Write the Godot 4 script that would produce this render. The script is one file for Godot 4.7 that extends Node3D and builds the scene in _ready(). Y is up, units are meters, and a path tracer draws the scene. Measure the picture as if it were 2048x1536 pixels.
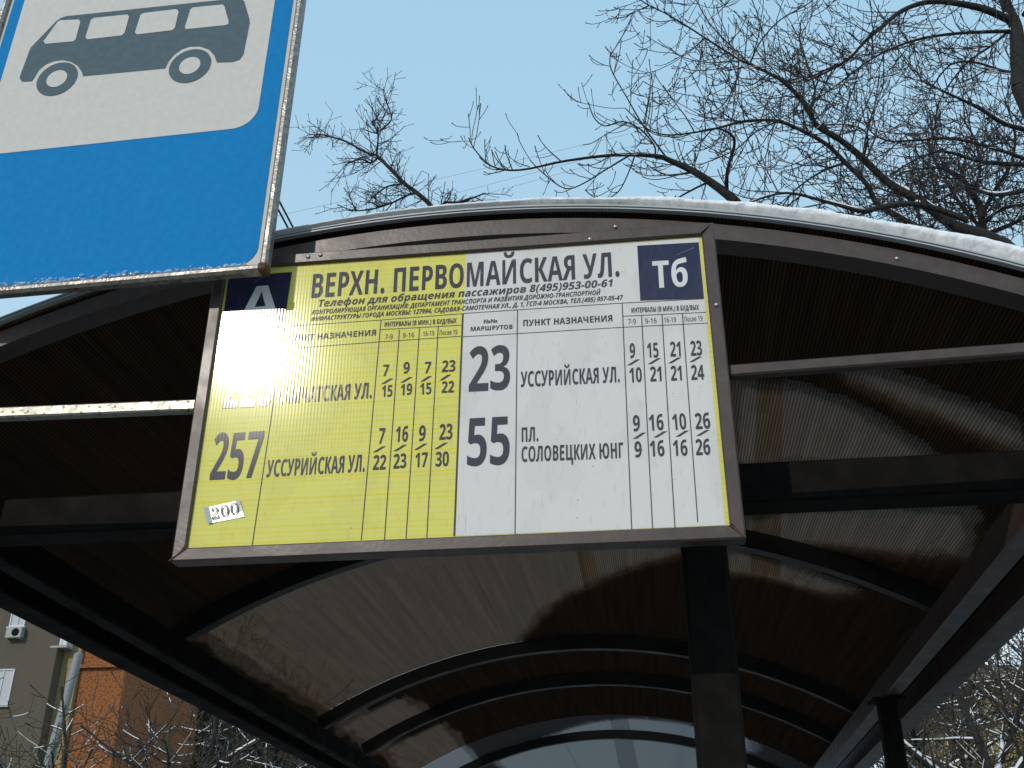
extends Node3D
# A street bus shelter with a vaulted roof, its route board and a bus stop sign, on a sunny day after snowfall.
# Shelter and signs are laid out in units of K metres measured from the eye of the camera; trees and houses in metres.
const K := 0.74
const EYE := 1.6
const FOCAL := 2141.4
const RC := Vector2(-0.415, -1.65)      # axis of the roof's vault
const RS := 3.304                       # its radius, to the underside of the sheet

const PRINT := [
	["ВЕРХН. ПЕРВОМАЙСКАЯ УЛ.", 0.2298, 0.6419, 0.9973, 0.6439, 0.0707, "b"],
	["Телефон для обращения пассажиров 8(495)953-00-61", 0.2480, 0.6144, 0.9766, 0.6163, 0.0205, "i"],
	["КОНТРОЛИРУЮЩАЯ ОРГАНИЗАЦИЯ: ДЕПАРТАМЕНТ ТРАНСПОРТА И РАЗВИТИЯ ДОРОЖНО-ТРАНСПОРТНОЙ", 0.2355, 0.5935, 0.9475, 0.5958, 0.0129, "i"],
	["ИНФРАСТРУКТУРЫ ГОРОДА МОСКВЫ: 127994, САДОВАЯ-САМОТЕЧНАЯ УЛ., Д. 1, ГСП-4 МОСКВА, ТЕЛ.(495) 957-05-47", 0.2354, 0.5744, 1.0006, 0.5773, 0.0128, "i"],
	["ПУНКТ НАЗНАЧЕНИЯ", 0.1791, 0.5211, 0.4023, 0.5225, 0.0163, "b"],
	["№№", 0.0567, 0.5452, 0.0891, 0.5451, 0.0109, "b"],
	["МАРШРУТОВ", 0.0303, 0.5270, 0.1336, 0.5270, 0.0122, "b"],
	["ИНТЕРВАЛЫ (В МИН.) В БУД/ВЫХ", 0.4226, 0.5450, 0.6005, 0.5427, 0.0134, "b"],
	["7-9", 0.4260, 0.5097, 0.4447, 0.5101, 0.0133, "r"],
	["9-16", 0.4694, 0.5109, 0.4974, 0.5106, 0.0133, "r"],
	["16-19", 0.5195, 0.5119, 0.5465, 0.5125, 0.0133, "r"],
	["После 19", 0.5600, 0.5115, 0.6028, 0.5113, 0.0132, "r"],
	["7", 0.4253, 0.4096, 0.4399, 0.4094, 0.0305, "b"],
	["9", 0.4750, 0.4131, 0.4900, 0.4129, 0.0305, "b"],
	["7", 0.5264, 0.4106, 0.5419, 0.4103, 0.0303, "b"],
	["23", 0.5683, 0.4109, 0.6004, 0.4103, 0.0303, "b"],
	["15", 0.4263, 0.3542, 0.4517, 0.3545, 0.0299, "b"],
	["19", 0.4714, 0.3552, 0.4987, 0.3554, 0.0298, "b"],
	["15", 0.5183, 0.3542, 0.5451, 0.3551, 0.0297, "b"],
	["22", 0.5695, 0.3558, 0.5987, 0.3555, 0.0296, "b"],
	["КАМЧАТСКАЯ УЛ.", 0.1711, 0.3510, 0.4023, 0.3528, 0.0415, "b"],
	["223", 0.0366, 0.3478, 0.1596, 0.3462, 0.1277, "b"],
	["257", 0.0294, 0.1644, 0.1503, 0.1651, 0.1177, "b"],
	["УССУРИЙСКАЯ УЛ.", 0.1653, 0.1649, 0.3972, 0.1667, 0.0424, "b"],
	["7", 0.4247, 0.2342, 0.4392, 0.2338, 0.0394, "b"],
	["16", 0.4652, 0.2360, 0.4941, 0.2356, 0.0393, "b"],
	["9", 0.5193, 0.2351, 0.5347, 0.2347, 0.0392, "b"],
	["23", 0.5677, 0.2357, 0.5980, 0.2357, 0.0391, "b"],
	["22", 0.4161, 0.1696, 0.4459, 0.1694, 0.0359, "b"],
	["23", 0.4637, 0.1700, 0.4937, 0.1705, 0.0358, "b"],
	["17", 0.5143, 0.1707, 0.5427, 0.1709, 0.0357, "b"],
	["30", 0.5611, 0.1700, 0.5914, 0.1701, 0.0356, "b"],
	["№№", 0.6672, 0.5365, 0.7000, 0.5364, 0.0105, "b"],
	["МАРШРУТОВ", 0.6356, 0.5173, 0.7369, 0.5166, 0.0118, "b"],
	["ПУНКТ НАЗНАЧЕНИЯ", 0.7626, 0.5216, 0.9748, 0.5196, 0.0172, "b"],
	["ИНТЕРВАЛЫ (В МИН.) В БУД/ВЫХ", 1.0207, 0.5393, 1.1785, 0.5359, 0.0137, "b"],
	["7-9", 1.0113, 0.5091, 1.0293, 0.5086, 0.0136, "r"],
	["9-16", 1.0511, 0.5078, 1.0780, 0.5074, 0.0135, "r"],
	["16-19", 1.0953, 0.5070, 1.1229, 0.5066, 0.0135, "r"],
	["После 19", 1.1424, 0.5059, 1.1843, 0.5056, 0.0135, "r"],
	["23", 0.6333, 0.3550, 0.7306, 0.3541, 0.1171, "b"],
	["УССУРИЙСКАЯ УЛ.", 0.7556, 0.3591, 0.9851, 0.3573, 0.0403, "b"],
	["9", 1.0107, 0.4178, 1.0231, 0.4174, 0.0389, "b"],
	["15", 1.0515, 0.4163, 1.0772, 0.4161, 0.0388, "b"],
	["21", 1.1041, 0.4155, 1.1279, 0.4151, 0.0387, "b"],
	["23", 1.1510, 0.4143, 1.1767, 0.4142, 0.0385, "b"],
	["10", 1.0075, 0.3544, 1.0357, 0.3542, 0.0380, "b"],
	["21", 1.0545, 0.3542, 1.0801, 0.3537, 0.0379, "b"],
	["21", 1.1015, 0.3532, 1.1260, 0.3528, 0.0377, "b"],
	["24", 1.1472, 0.3522, 1.1764, 0.3516, 0.0376, "b"],
	["55", 0.6332, 0.1689, 0.7300, 0.1688, 0.1177, "b"],
	["ПЛ.", 0.7577, 0.2198, 0.7956, 0.2199, 0.0359, "b"],
	["СОЛОВЕЦКИХ ЮНГ", 0.7570, 0.1711, 0.9847, 0.1686, 0.0374, "b"],
	["9", 1.0088, 0.2318, 1.0241, 0.2313, 0.0393, "b"],
	["16", 1.0451, 0.2313, 1.0772, 0.2311, 0.0392, "b"],
	["10", 1.0972, 0.2297, 1.1275, 0.2300, 0.0390, "b"],
	["26", 1.1474, 0.2289, 1.1801, 0.2290, 0.0389, "b"],
	["9", 1.0095, 0.1682, 1.0249, 0.1679, 0.0383, "b"],
	["16", 1.0433, 0.1684, 1.0750, 0.1680, 0.0382, "b"],
	["16", 1.0938, 0.1671, 1.1253, 0.1666, 0.0381, "b"],
	["26", 1.1434, 0.1665, 1.1747, 0.1660, 0.0379, "b"],
	["Тб", 1.0767, 0.6032, 1.1588, 0.6024, 0.0764, "w"],
	["А", 0.0470, 0.5834, 0.1537, 0.5844, 0.1043, "w"],
]
const RULES := [
	[0.4270, 0.3886, 0.4479, 0.4019, 0.0055],
	[0.4733, 0.3894, 0.4943, 0.4027, 0.0055],
	[0.5218, 0.3890, 0.5412, 0.4023, 0.0055],
	[0.5671, 0.3891, 0.5871, 0.4031, 0.0055],
	[0.4174, 0.2133, 0.4395, 0.2268, 0.0055],
	[0.4661, 0.2136, 0.4889, 0.2282, 0.0055],
	[0.5146, 0.2143, 0.5367, 0.2285, 0.0055],
	[0.5618, 0.2138, 0.5839, 0.2280, 0.0055],
	[1.0076, 0.3996, 1.0296, 0.4135, 0.0055],
	[1.0553, 0.3995, 1.0780, 0.4134, 0.0055],
	[1.1017, 0.3985, 1.1244, 0.4123, 0.0055],
	[1.1496, 0.3984, 1.1712, 0.4111, 0.0055],
	[1.0118, 0.2136, 1.0330, 0.2275, 0.0055],
	[1.0574, 0.2142, 1.0803, 0.2280, 0.0055],
	[1.1060, 0.2132, 1.1279, 0.2270, 0.0055],
	[1.1510, 0.2127, 1.1732, 0.2257, 0.0055],
	[0.0062, 0.5631, 0.1698, 0.5645, 0.0016],
	[0.1698, 0.5645, 0.4091, 0.5650, 0.0016],
	[0.4091, 0.5650, 0.6155, 0.5678, 0.0016],
	[0.6167, 0.5683, 1.0001, 0.5680, 0.0016],
	[1.0001, 0.5680, 1.1915, 0.5651, 0.0016],
	[0.4130, 0.5377, 0.6122, 0.5357, 0.0016],
	[0.9992, 0.5316, 1.1950, 0.5278, 0.0016],
	[0.0065, 0.4988, 0.4094, 0.5039, 0.0016],
	[0.4094, 0.5039, 0.6114, 0.5052, 0.0016],
	[0.6175, 0.5034, 0.7467, 0.5026, 0.0016],
	[0.7467, 0.5026, 0.9974, 0.5016, 0.0016],
	[0.9974, 0.5016, 1.1956, 0.4985, 0.0016],
	[0.1698, 0.5645, 0.1510, 0.0006, 0.0022],
	[0.4129, 0.5647, 0.4004, 0.0034, 0.0022],
	[0.4605, 0.5343, 0.4527, 0.0022, 0.0022],
	[0.5098, 0.5346, 0.5011, 0.0023, 0.0022],
	[0.5558, 0.5355, 0.5475, 0.0023, 0.0022],
	[0.7487, 0.5692, 0.7422, 0.0030, 0.0022],
	[1.0001, 0.5686, 0.9943, 0.0027, 0.0022],
	[1.0440, 0.5294, 1.0387, 0.0024, 0.0022],
	[1.0917, 0.5286, 1.0861, 0.0016, 0.0022],
	[1.1392, 0.5285, 1.1349, 0.0118, 0.0022],
	[0.6155, 0.5678, 0.6085, 0.0039, 0.0042],
]
const BUS := [Vector2(-0.8205, 0.7381), Vector2(-0.8104, 0.7257), Vector2(-0.7797, 0.7228), Vector2(-0.7746, 0.7352), Vector2(-0.7672, 0.7621), Vector2(-0.7504, 0.7819), Vector2(-0.7282, 0.7913), Vector2(-0.7012, 0.7919), Vector2(-0.6719, 0.7809), Vector2(-0.6470, 0.7610), Vector2(-0.6303, 0.7365), Vector2(-0.6228, 0.7194), Vector2(-0.3752, 0.7128), Vector2(-0.3706, 0.7353), Vector2(-0.3580, 0.7590), Vector2(-0.3376, 0.7780), Vector2(-0.3125, 0.7852), Vector2(-0.2829, 0.7808), Vector2(-0.2548, 0.7656), Vector2(-0.2353, 0.7408), Vector2(-0.2235, 0.7124), Vector2(-0.1785, 0.7072), Vector2(-0.1576, 0.7128), Vector2(-0.1486, 0.7316), Vector2(-0.1441, 0.8485), Vector2(-0.1470, 0.8640), Vector2(-0.1707, 0.9361), Vector2(-0.1790, 0.9467), Vector2(-0.1944, 0.9523), Vector2(-0.2330, 0.9539), Vector2(-0.7247, 0.9666), Vector2(-0.7409, 0.9613), Vector2(-0.7525, 0.9514), Vector2(-0.8122, 0.8565), Vector2(-0.8145, 0.8394), Vector2(-0.8221, 0.7479)]
const BUS_WINDOWS := [
	[Vector2(-0.7761, 0.8739), Vector2(-0.7465, 0.9466), Vector2(-0.7400, 0.9510), Vector2(-0.6804, 0.9455), Vector2(-0.6728, 0.9350), Vector2(-0.6738, 0.8660), Vector2(-0.6798, 0.8593), Vector2(-0.7676, 0.8627)],
	[Vector2(-0.6441, 0.8691), Vector2(-0.6403, 0.9377), Vector2(-0.6311, 0.9440), Vector2(-0.5271, 0.9408), Vector2(-0.5205, 0.9304), Vector2(-0.5234, 0.8681), Vector2(-0.5309, 0.8594), Vector2(-0.6364, 0.8603)],
	[Vector2(-0.4911, 0.8647), Vector2(-0.4852, 0.9326), Vector2(-0.4767, 0.9389), Vector2(-0.3764, 0.9384), Vector2(-0.3676, 0.9278), Vector2(-0.3694, 0.8648), Vector2(-0.3757, 0.8560), Vector2(-0.4825, 0.8558)],
	[Vector2(-0.3392, 0.8601), Vector2(-0.3318, 0.9313), Vector2(-0.3254, 0.9364), Vector2(-0.2362, 0.9337), Vector2(-0.2296, 0.9280), Vector2(-0.2088, 0.8662), Vector2(-0.2074, 0.8546), Vector2(-0.2138, 0.8504), Vector2(-0.3341, 0.8533)],
]
# patches of the roof that the snow has left (x, z)
const BARE := [
	[[0.36, -3.19], [0.52, -3.15], [0.68, -3.22], [0.78, -3.3], [0.93, -3.37], [0.39, -3.78]],
	[[0.7, -2.96], [0.85, -2.96], [0.99, -2.99], [1.11, -3.01], [1.13, -3.07], [0.99, -3.06], [0.84, -3.04]],
	[[0.45, -4.38], [1.11, -3.69], [1.14, -4.04], [0.92, -4.3], [0.47, -4.6]],
	[[-2.02, -4.74], [-1.23, -4.72], [-0.7, -4.99], [0.15, -4.95], [0.03, -5.15], [-0.29, -5.54], [-0.62, -6.09], [-0.88, -6.79], [-1.29, -6.93], [-2.03, -7.12], [-2.03, -5.45]],
	[[0.41, -4.85], [0.7, -4.9], [0.92, -4.91], [0.81, -5.06], [0.42, -5.11]],
	[[-2.05, -7.22], [-1.7, -7.31], [-1.67, -7.98], [-2.06, -8.32]],
	[[-2.04, -8.4], [-1.65, -8.46], [-1.69, -10.43], [-2.17, -10.73]],
	[[-1.07, -10.47], [-0.71, -10.08], [-0.25, -9.75], [0.35, -9.74], [0.79, -9.57], [0.83, -10.05], [0.38, -11.0], [-0.29, -11.09]],
	[[-1.5, -10.45], [1.0, -10.45], [1.0, -15], [-1.5, -15]],
]

# ------------------------------------------------------------------ mesh building
class MB:
	var v := PackedVector3Array()
	var n := PackedVector3Array()
	var t := PackedVector2Array()
	var ix := PackedInt32Array()
	var dirt := false
	func tri(a: Vector3, b: Vector3, c: Vector3, nn: Vector3, ta := Vector2.ZERO, tb := Vector2.ZERO, tc := Vector2.ZERO):
		var k := v.size()
		v.append(a); v.append(b); v.append(c)
		n.append(nn); n.append(nn); n.append(nn)
		t.append(ta); t.append(tb); t.append(tc)
		if (b - a).cross(c - a).dot(nn) > 0.0:
			ix.append(k); ix.append(k + 2); ix.append(k + 1)
		else:
			ix.append(k); ix.append(k + 1); ix.append(k + 2)
	func quad(a: Vector3, b: Vector3, c: Vector3, d: Vector3, outward: Vector3):
		var nn := (b - a).cross(d - a)
		if nn.length_squared() < 1e-20: nn = (c - b).cross(d - b)
		nn = nn.normalized()
		if nn.dot(outward) < 0.0: nn = -nn
		tri(a, b, c, nn); tri(a, c, d, nn)
	# a box with chamfered edges
	func box(o: Vector3, h: Vector3, bev := 0.0, bs := Basis.IDENTITY):
		var g := func(s: Vector3, ax: int) -> Vector3:
			var q := Vector3(s.x * (h.x - bev), s.y * (h.y - bev), s.z * (h.z - bev))
			q[ax] = s[ax] * h[ax]
			return o + bs * q
		for ax in 3:
			var b1 := (ax + 1) % 3
			var b2 := (ax + 2) % 3
			for sg in [-1.0, 1.0]:
				var c := []
				for e in [[-1, -1], [1, -1], [1, 1], [-1, 1]]:
					var s := Vector3.ZERO
					s[ax] = sg; s[b1] = e[0]; s[b2] = e[1]
					c.append(g.call(s, ax))
				var out := Vector3.ZERO
				out[ax] = sg
				quad(c[0], c[1], c[2], c[3], bs * out)
			if bev > 0.0:
				for e in [[-1, -1], [1, -1], [1, 1], [-1, 1]]:
					var s0 := Vector3.ZERO
					s0[ax] = -1; s0[b1] = e[0]; s0[b2] = e[1]
					var s1 := s0
					s1[ax] = 1
					var out := s0 + s1
					quad(g.call(s0, b1), g.call(s1, b1), g.call(s1, b2), g.call(s0, b2), bs * out)
		if bev > 0.0:
			for sx in [-1, 1]:
				for sy in [-1, 1]:
					for sz in [-1, 1]:
						var s := Vector3(sx, sy, sz)
						var nn := (bs * s).normalized()
						tri(g.call(s, 0), g.call(s, 1), g.call(s, 2), nn)
	# a bar of rectangular section between two points
	func bar(a: Vector3, b: Vector3, w: float, h: float, bev := 0.0, up := Vector3.UP):
		var z := (b - a).normalized()
		var x := up.cross(z).normalized()
		var y := z.cross(x)
		box((a + b) * 0.5, Vector3(w * 0.5, h * 0.5, (b - a).length() * 0.5), bev, Basis(x, y, z))
	# a round tube through points
	func tube(p: PackedVector3Array, r: PackedFloat32Array, sides := 5, capped := true):
		var m := p.size()
		if m < 2: return
		var base := v.size()
		var side := Vector3.RIGHT
		for i in m:
			var tg := (p[mini(i + 1, m - 1)] - p[maxi(i - 1, 0)]).normalized()
			side = side - tg * side.dot(tg)
			if side.length() < 0.05: side = tg.cross(Vector3(0.3, 0.2, 0.9))
			side = side.normalized()
			var other := tg.cross(side)
			for j in sides:
				var a := TAU * j / sides
				var d := side * cos(a) + other * sin(a)
				v.append(p[i] + d * r[i]); n.append(d); t.append(Vector2(float(j) / sides, i))
		for i in m - 1:
			for j in sides:
				var a := base + i * sides + j
				var b := base + i * sides + (j + 1) % sides
				var c := b + sides
				var d := a + sides
				ix.append(a); ix.append(c); ix.append(b)
				ix.append(a); ix.append(d); ix.append(c)
		if capped:
			for e in [0, m - 1]:
				var nn: Vector3 = (p[0] - p[1]).normalized() if e == 0 else (p[m - 1] - p[m - 2]).normalized()
				for j in range(1, sides - 1):
					tri(v[base + e * sides], v[base + e * sides + j], v[base + e * sides + j + 1], nn)
	# a flat polygon given by a place for every corner
	func poly(p2: PackedVector2Array, place: Callable, nn: Vector3, uvs = null):
		var tr := Geometry2D.triangulate_polygon(p2)
		for k in range(0, tr.size(), 3):
			var a := p2[tr[k]]
			var b := p2[tr[k + 1]]
			var c := p2[tr[k + 2]]
			if uvs != null: tri(place.call(a), place.call(b), place.call(c), nn, uvs.call(a), uvs.call(b), uvs.call(c))
			else: tri(place.call(a), place.call(b), place.call(c), nn)
	func ball(o: Vector3, h: Vector3, rings := 5, segs := 8):
		var base := v.size()
		for i in rings + 1:
			var la := PI * i / rings
			for j in segs:
				var lo := TAU * j / segs
				var d := Vector3(sin(la) * cos(lo), cos(la), sin(la) * sin(lo))
				v.append(o + d * h); n.append((d / h).normalized()); t.append(Vector2.ZERO)
		for i in rings:
			for j in segs:
				var a := base + i * segs + j
				var b := base + i * segs + (j + 1) % segs
				ix.append(a); ix.append(b + segs); ix.append(b)
				ix.append(a); ix.append(a + segs); ix.append(b + segs)
	func mesh() -> ArrayMesh:
		var ar := []
		ar.resize(Mesh.ARRAY_MAX)
		if dirt:
			var t2 := PackedVector2Array()
			for q in v: t2.append(Vector2(q.x, -q.y) * 1.1)
			ar[Mesh.ARRAY_TEX_UV2] = t2
		ar[Mesh.ARRAY_VERTEX] = v; ar[Mesh.ARRAY_NORMAL] = n; ar[Mesh.ARRAY_TEX_UV] = t; ar[Mesh.ARRAY_INDEX] = ix
		var am := ArrayMesh.new()
		am.add_surface_from_arrays(Mesh.PRIMITIVE_TRIANGLES, ar)
		return am

# ------------------------------------------------------------------ objects
var M := {}
var taken := {}

func numbered(called: String) -> String:
	taken[called] = taken.get(called, -1) + 1
	return called if taken[called] == 0 else "%s_%03d" % [called, taken[called]]

func tag(o: Node, label := "", category := "", group := "", kind := "") -> Node:
	if label: o.set_meta("label", label)
	if category: o.set_meta("category", category)
	if group: o.set_meta("group", group)
	if kind: o.set_meta("kind", kind)
	return o

func thing(called: String, label: String, category: String, where: Vector3, group := "") -> Node3D:
	var o := Node3D.new()
	o.name = numbered(called)
	add_child(o)
	o.position = where
	tag(o, label, category, group)
	return o

# commits a mesh given in world coordinates as a child of parent
func part(called: String, mb: MB, m: Material, parent: Node3D) -> MeshInstance3D:
	var o := MeshInstance3D.new()
	var off := Vector3.ZERO
	var q: Node = parent
	while q != self and q is Node3D:
		off += q.position
		q = q.get_parent()
	for i in mb.v.size(): mb.v[i] -= off
	o.mesh = mb.mesh()
	o.material_override = m
	o.name = called if parent != self else numbered(called)
	parent.add_child(o, true)
	return o

func V(x: float, y: float, z: float) -> Vector3:
	return Vector3(x * K, EYE + y * K, z * K)

# ------------------------------------------------------------------ materials
func lin(r: float, g: float, b: float, a := 1.0) -> Color:
	var c := Color(r, g, b).linear_to_srgb()
	c.a = a
	return c

func mat(c: Color, rough := 0.6, metal := 0.0) -> StandardMaterial3D:
	var m := StandardMaterial3D.new()
	m.albedo_color = c; m.roughness = rough; m.metallic = metal
	return m

func noise(sd: int, freq: float, oct := 4) -> FastNoiseLite:
	var f := FastNoiseLite.new()
	f.seed = sd; f.frequency = freq; f.fractal_octaves = oct
	f.noise_type = FastNoiseLite.TYPE_SIMPLEX
	return f

# colour patches between two linear colours; where a second noise rises above a level a third colour shows
func patches(sd: int, freq: float, c0: Color, c1: Color, c2 := Color(0, 0, 0), level := 2.0, size := 256) -> ImageTexture:
	var a := noise(sd, freq).get_seamless_image(size, size)
	var b := noise(sd + 7, freq * 0.6, 5).get_seamless_image(size, size)
	var im := Image.create(size, size, false, Image.FORMAT_RGB8)
	for y in size:
		for x in size:
			var c := c0.lerp(c1, clampf((a.get_pixel(x, y).r - 0.25) * 2.0, 0, 1))
			var w := clampf((b.get_pixel(x, y).r - level) * 9.0, 0, 1)
			im.set_pixel(x, y, c.lerp(c2, w).linear_to_srgb())
	im.generate_mipmaps()
	return ImageTexture.create_from_image(im)

func bumps(sd: int, freq: float, strength := 4.0, size := 256) -> ImageTexture:
	var im := noise(sd, freq, 5).get_seamless_image(size, size)
	im.convert(Image.FORMAT_RGBA8)
	im.bump_map_to_normal_map(strength)
	return ImageTexture.create_from_image(im)

func greys(sd: int, freq: float, lo: float, hi: float, size := 256) -> ImageTexture:
	var im := noise(sd, freq, 4).get_seamless_image(size, size)
	var o := Image.create(size, size, false, Image.FORMAT_RGB8)
	for y in size:
		for x in size:
			var g := lerpf(lo, hi, clampf((im.get_pixel(x, y).r - 0.2) * 1.7, 0, 1))
			o.set_pixel(x, y, Color(g, g, g))
	return ImageTexture.create_from_image(o)

func tri_mat(tex: Texture2D, scale: float, rough_lo: float, rough_hi: float, nrm: Texture2D = null, nscale := 0.3, metal := 0.0) -> StandardMaterial3D:
	var m := mat(Color(1, 1, 1), 1.0, metal)
	m.albedo_texture = tex
	m.uv1_triplanar = true; m.uv1_world_triplanar = true
	m.uv1_scale = Vector3.ONE * scale
	m.roughness_texture = greys(int(scale * 31) + 5, 0.02, rough_lo, rough_hi, 128)
	if nrm:
		m.normal_enabled = true; m.normal_texture = nrm; m.normal_scale = nscale
	return m

# ripples across u: the flutes of hollow plastic sheet
func flute_normals(lean: float) -> ImageTexture:
	var im := Image.create(32, 4, false, Image.FORMAT_RGB8)
	for x in 32:
		var nx := lean * sin(TAU * (x + 0.5) / 32.0) + lean * 0.5 * sin(TAU * 3.0 * (x + 0.5) / 32.0)
		for y in 4: im.set_pixel(x, y, Color(0.5 + 0.5 * nx, 0.5, 0.5 + 0.5 * sqrt(1.0 - nx * nx)))
	return ImageTexture.create_from_image(im)

# street grime on the board: specks, smears and drip marks
func grime() -> ImageTexture:
	var n := 1024
	var im := Image.create(n, n, false, Image.FORMAT_RGBA8)
	var a := noise(201, 0.006, 5)
	var b := noise(202, 0.05, 3)
	for y in n:
		for x in n:
			var s := clampf((a.get_noise_2d(x, y * 0.6) - 0.05) * 0.3, 0, 0.06)
			s += clampf((b.get_noise_2d(x, y * 0.25) - 0.45) * 0.5, 0, 0.07)
			im.set_pixel(x, y, Color(0.42, 0.38, 0.32, s))
	var rg := RandomNumberGenerator.new()
	rg.seed = 77
	for i in 260:
		var x := rg.randi_range(2, n - 8)
		var y := rg.randi_range(2, n - 40)
		var w := rg.randi_range(1, 3)
		var h := w if rg.randf() < 0.8 else rg.randi_range(6, 34)
		im.fill_rect(Rect2i(x, y, w if h < 6 else 1, h), Color(0.25, 0.22, 0.19, rg.randf_range(0.1, 0.4)))
	for i in 60:      # scratches
		var x := rg.randf_range(20, n - 80)
		var y := rg.randf_range(20, n - 80)
		var d := Vector2.from_angle(rg.randf_range(-0.6, 0.6))
		for k in rg.randi_range(10, 50):
			im.set_pixel(int(x + d.x * k), int(y + d.y * k) % n, Color(0.9, 0.9, 0.88, 0.4))
	return ImageTexture.create_from_image(im)

func print_mat(c: Color, rough: float, flutes: Texture2D) -> StandardMaterial3D:
	var m := mat(c, rough)
	if not M.has("grime"): M.grime = grime()
	m.detail_enabled = true
	m.detail_blend_mode = BaseMaterial3D.BLEND_MODE_MIX
	m.detail_uv_layer = BaseMaterial3D.DETAIL_UV_2
	m.detail_albedo = M.grime
	m.normal_enabled = true; m.normal_texture = flutes; m.normal_scale = 1.0
	return m

func make_materials():
	var fine := bumps(3, 0.09, 3.0)
	M.brown = tri_mat(patches(11, 0.03, Color(0.054, 0.034, 0.029), Color(0.068, 0.044, 0.038), Color(0.085, 0.055, 0.04), 0.82), 3.0, 0.34, 0.44, fine, 0.03)
	M.black = tri_mat(patches(12, 0.03, Color(0.006, 0.005, 0.0045), Color(0.009, 0.0075, 0.0065)), 2.0, 0.6, 0.75, fine, 0.03)
	M.black.metallic_specular = 0.18
	M.rib = tri_mat(patches(16, 0.03, Color(0.008, 0.0075, 0.007), Color(0.012, 0.011, 0.010)), 2.0, 0.35, 0.5)
	M.painted_glare = tri_mat(patches(15, 0.05, Color(0.45, 0.43, 0.37), Color(0.34, 0.32, 0.27), Color(0.10, 0.08, 0.06), 0.74), 6.0, 0.34, 0.5, fine, 0.05, 0.7)  # pale metal colour paints in the sun glare on the left rail
	M.steel = tri_mat(patches(13, 0.04, Color(0.33, 0.31, 0.28), Color(0.20, 0.18, 0.165), Color(0.15, 0.085, 0.045), 0.78), 5.0, 0.3, 0.5, fine, 0.25, 0.55)
	M.rust = tri_mat(patches(14, 0.08, Color(0.12, 0.05, 0.02), Color(0.05, 0.025, 0.015)), 12.0, 0.7, 0.9, fine, 0.6)
	var flutes := flute_normals(0.017)
	# the yellow field was printed in passes that overlap in thin stripes, evenly down the whole sheet
	var im := Image.create(8, 512, false, Image.FORMAT_RGB8)
	im.fill(lin(0.71, 0.655, 0.15))
	var rp := RandomNumberGenerator.new()
	rp.seed = 21
	for y in range(3, 508, 9):
		im.fill_rect(Rect2i(0, y + rp.randi_range(-1, 1), 8, rp.randi_range(1, 3)), lin(0.71, 0.60, 0.06))
	M.yellow = print_mat(Color(1, 1, 1), 0.092, flutes)
	M.yellow.albedo_texture = ImageTexture.create_from_image(im)
	M.white_print = print_mat(lin(0.67, 0.645, 0.615), 0.092, flutes)
	M.ink = print_mat(lin(0.056, 0.045, 0.056), 0.092, flutes)
	M.rule = print_mat(lin(0.06, 0.055, 0.06), 0.092, flutes)
	M.navy = print_mat(lin(0.020, 0.020, 0.058), 0.092, flutes)
	M.light_ink = print_mat(lin(0.68, 0.67, 0.66), 0.092, flutes)
	M.foil = mat(lin(0.50, 0.50, 0.49), 0.42, 0.7)
	M.foil_ink = mat(lin(0.02, 0.02, 0.02), 0.4)
	M.blue = tri_mat(patches(31, 0.05, Color(0.010, 0.195, 0.475), Color(0.012, 0.208, 0.50), Color(0.022, 0.222, 0.50), 0.86), 3.0, 0.74, 0.8)
	M.blue.metallic_specular = 0.2
	M.sign_white = tri_mat(patches(32, 0.05, Color(0.585, 0.565, 0.535), Color(0.615, 0.595, 0.565), Color(0.55, 0.53, 0.49), 0.86), 3.0, 0.74, 0.8)
	M.sign_white.metallic_specular = 0.2
	M.sign_grey = tri_mat(patches(35, 0.05, Color(0.092, 0.132, 0.155), Color(0.104, 0.146, 0.168)), 3.0, 0.74, 0.8)
	M.sign_grey.metallic_specular = 0.2
	M.frost = mat(Color(0.75, 0.85, 0.95, 0.35), 0.06)
	M.frost.transparency = BaseMaterial3D.TRANSPARENCY_ALPHA
	# bronze hollow sheet: webs between the flutes let less light through
	var sh := Image.create(512, 160, false, Image.FORMAT_RGBA8)
	var sn := noise(41, 0.012, 4)
	var sr := RandomNumberGenerator.new()
	sr.seed = 9
	var cell := []
	for i in 64: cell.append(sr.randf_range(0.86, 1.05))
	for x in 512:
		var w := absf(fposmod(x / 8.0, 1.0) - 0.5) * 2.0
		var web := smoothstep(0.5, 0.9, w)
		for y in 160:
			var g := clampf(0.5 + 0.9 * sn.get_noise_2d(x * 1.6, y * 0.5), 0, 1)
			var c := Color(0.085, 0.050, 0.029).lerp(Color(0.118, 0.073, 0.045), g) * float(cell[x / 8])
			c = c.lerp(Color(0.034, 0.018, 0.010), web)
			c.a = 1.0
			c = c.linear_to_srgb()
			c.a = lerpf(lerpf(0.978, 0.984, g), 0.993, web)
			sh.set_pixel(x, y, c)
	M.sheet = mat(Color(1, 1, 1), 0.5)
	M.sheet.specular_mode = BaseMaterial3D.SPECULAR_DISABLED
	M.sheet.backlight_enabled = true
	M.sheet.backlight = Color(1, 1, 1)
	M.sheet.albedo_texture = ImageTexture.create_from_image(sh)
	M.sheet.transparency = BaseMaterial3D.TRANSPARENCY_ALPHA
	# the sheet over the far bay is of a paler kind
	M.pale_sheet = mat(Color(lin(0.10, 0.10, 0.105), 0.955), 0.5)
	M.pale_sheet.specular_mode = BaseMaterial3D.SPECULAR_DISABLED
	M.pale_sheet.transparency = BaseMaterial3D.TRANSPARENCY_ALPHA
	M.pale_sheet.backlight_enabled = true
	M.pale_sheet.backlight = lin(0.15, 0.15, 0.155)
	M.sheet_edge = mat(lin(0.40, 0.42, 0.44), 0.35)
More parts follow.
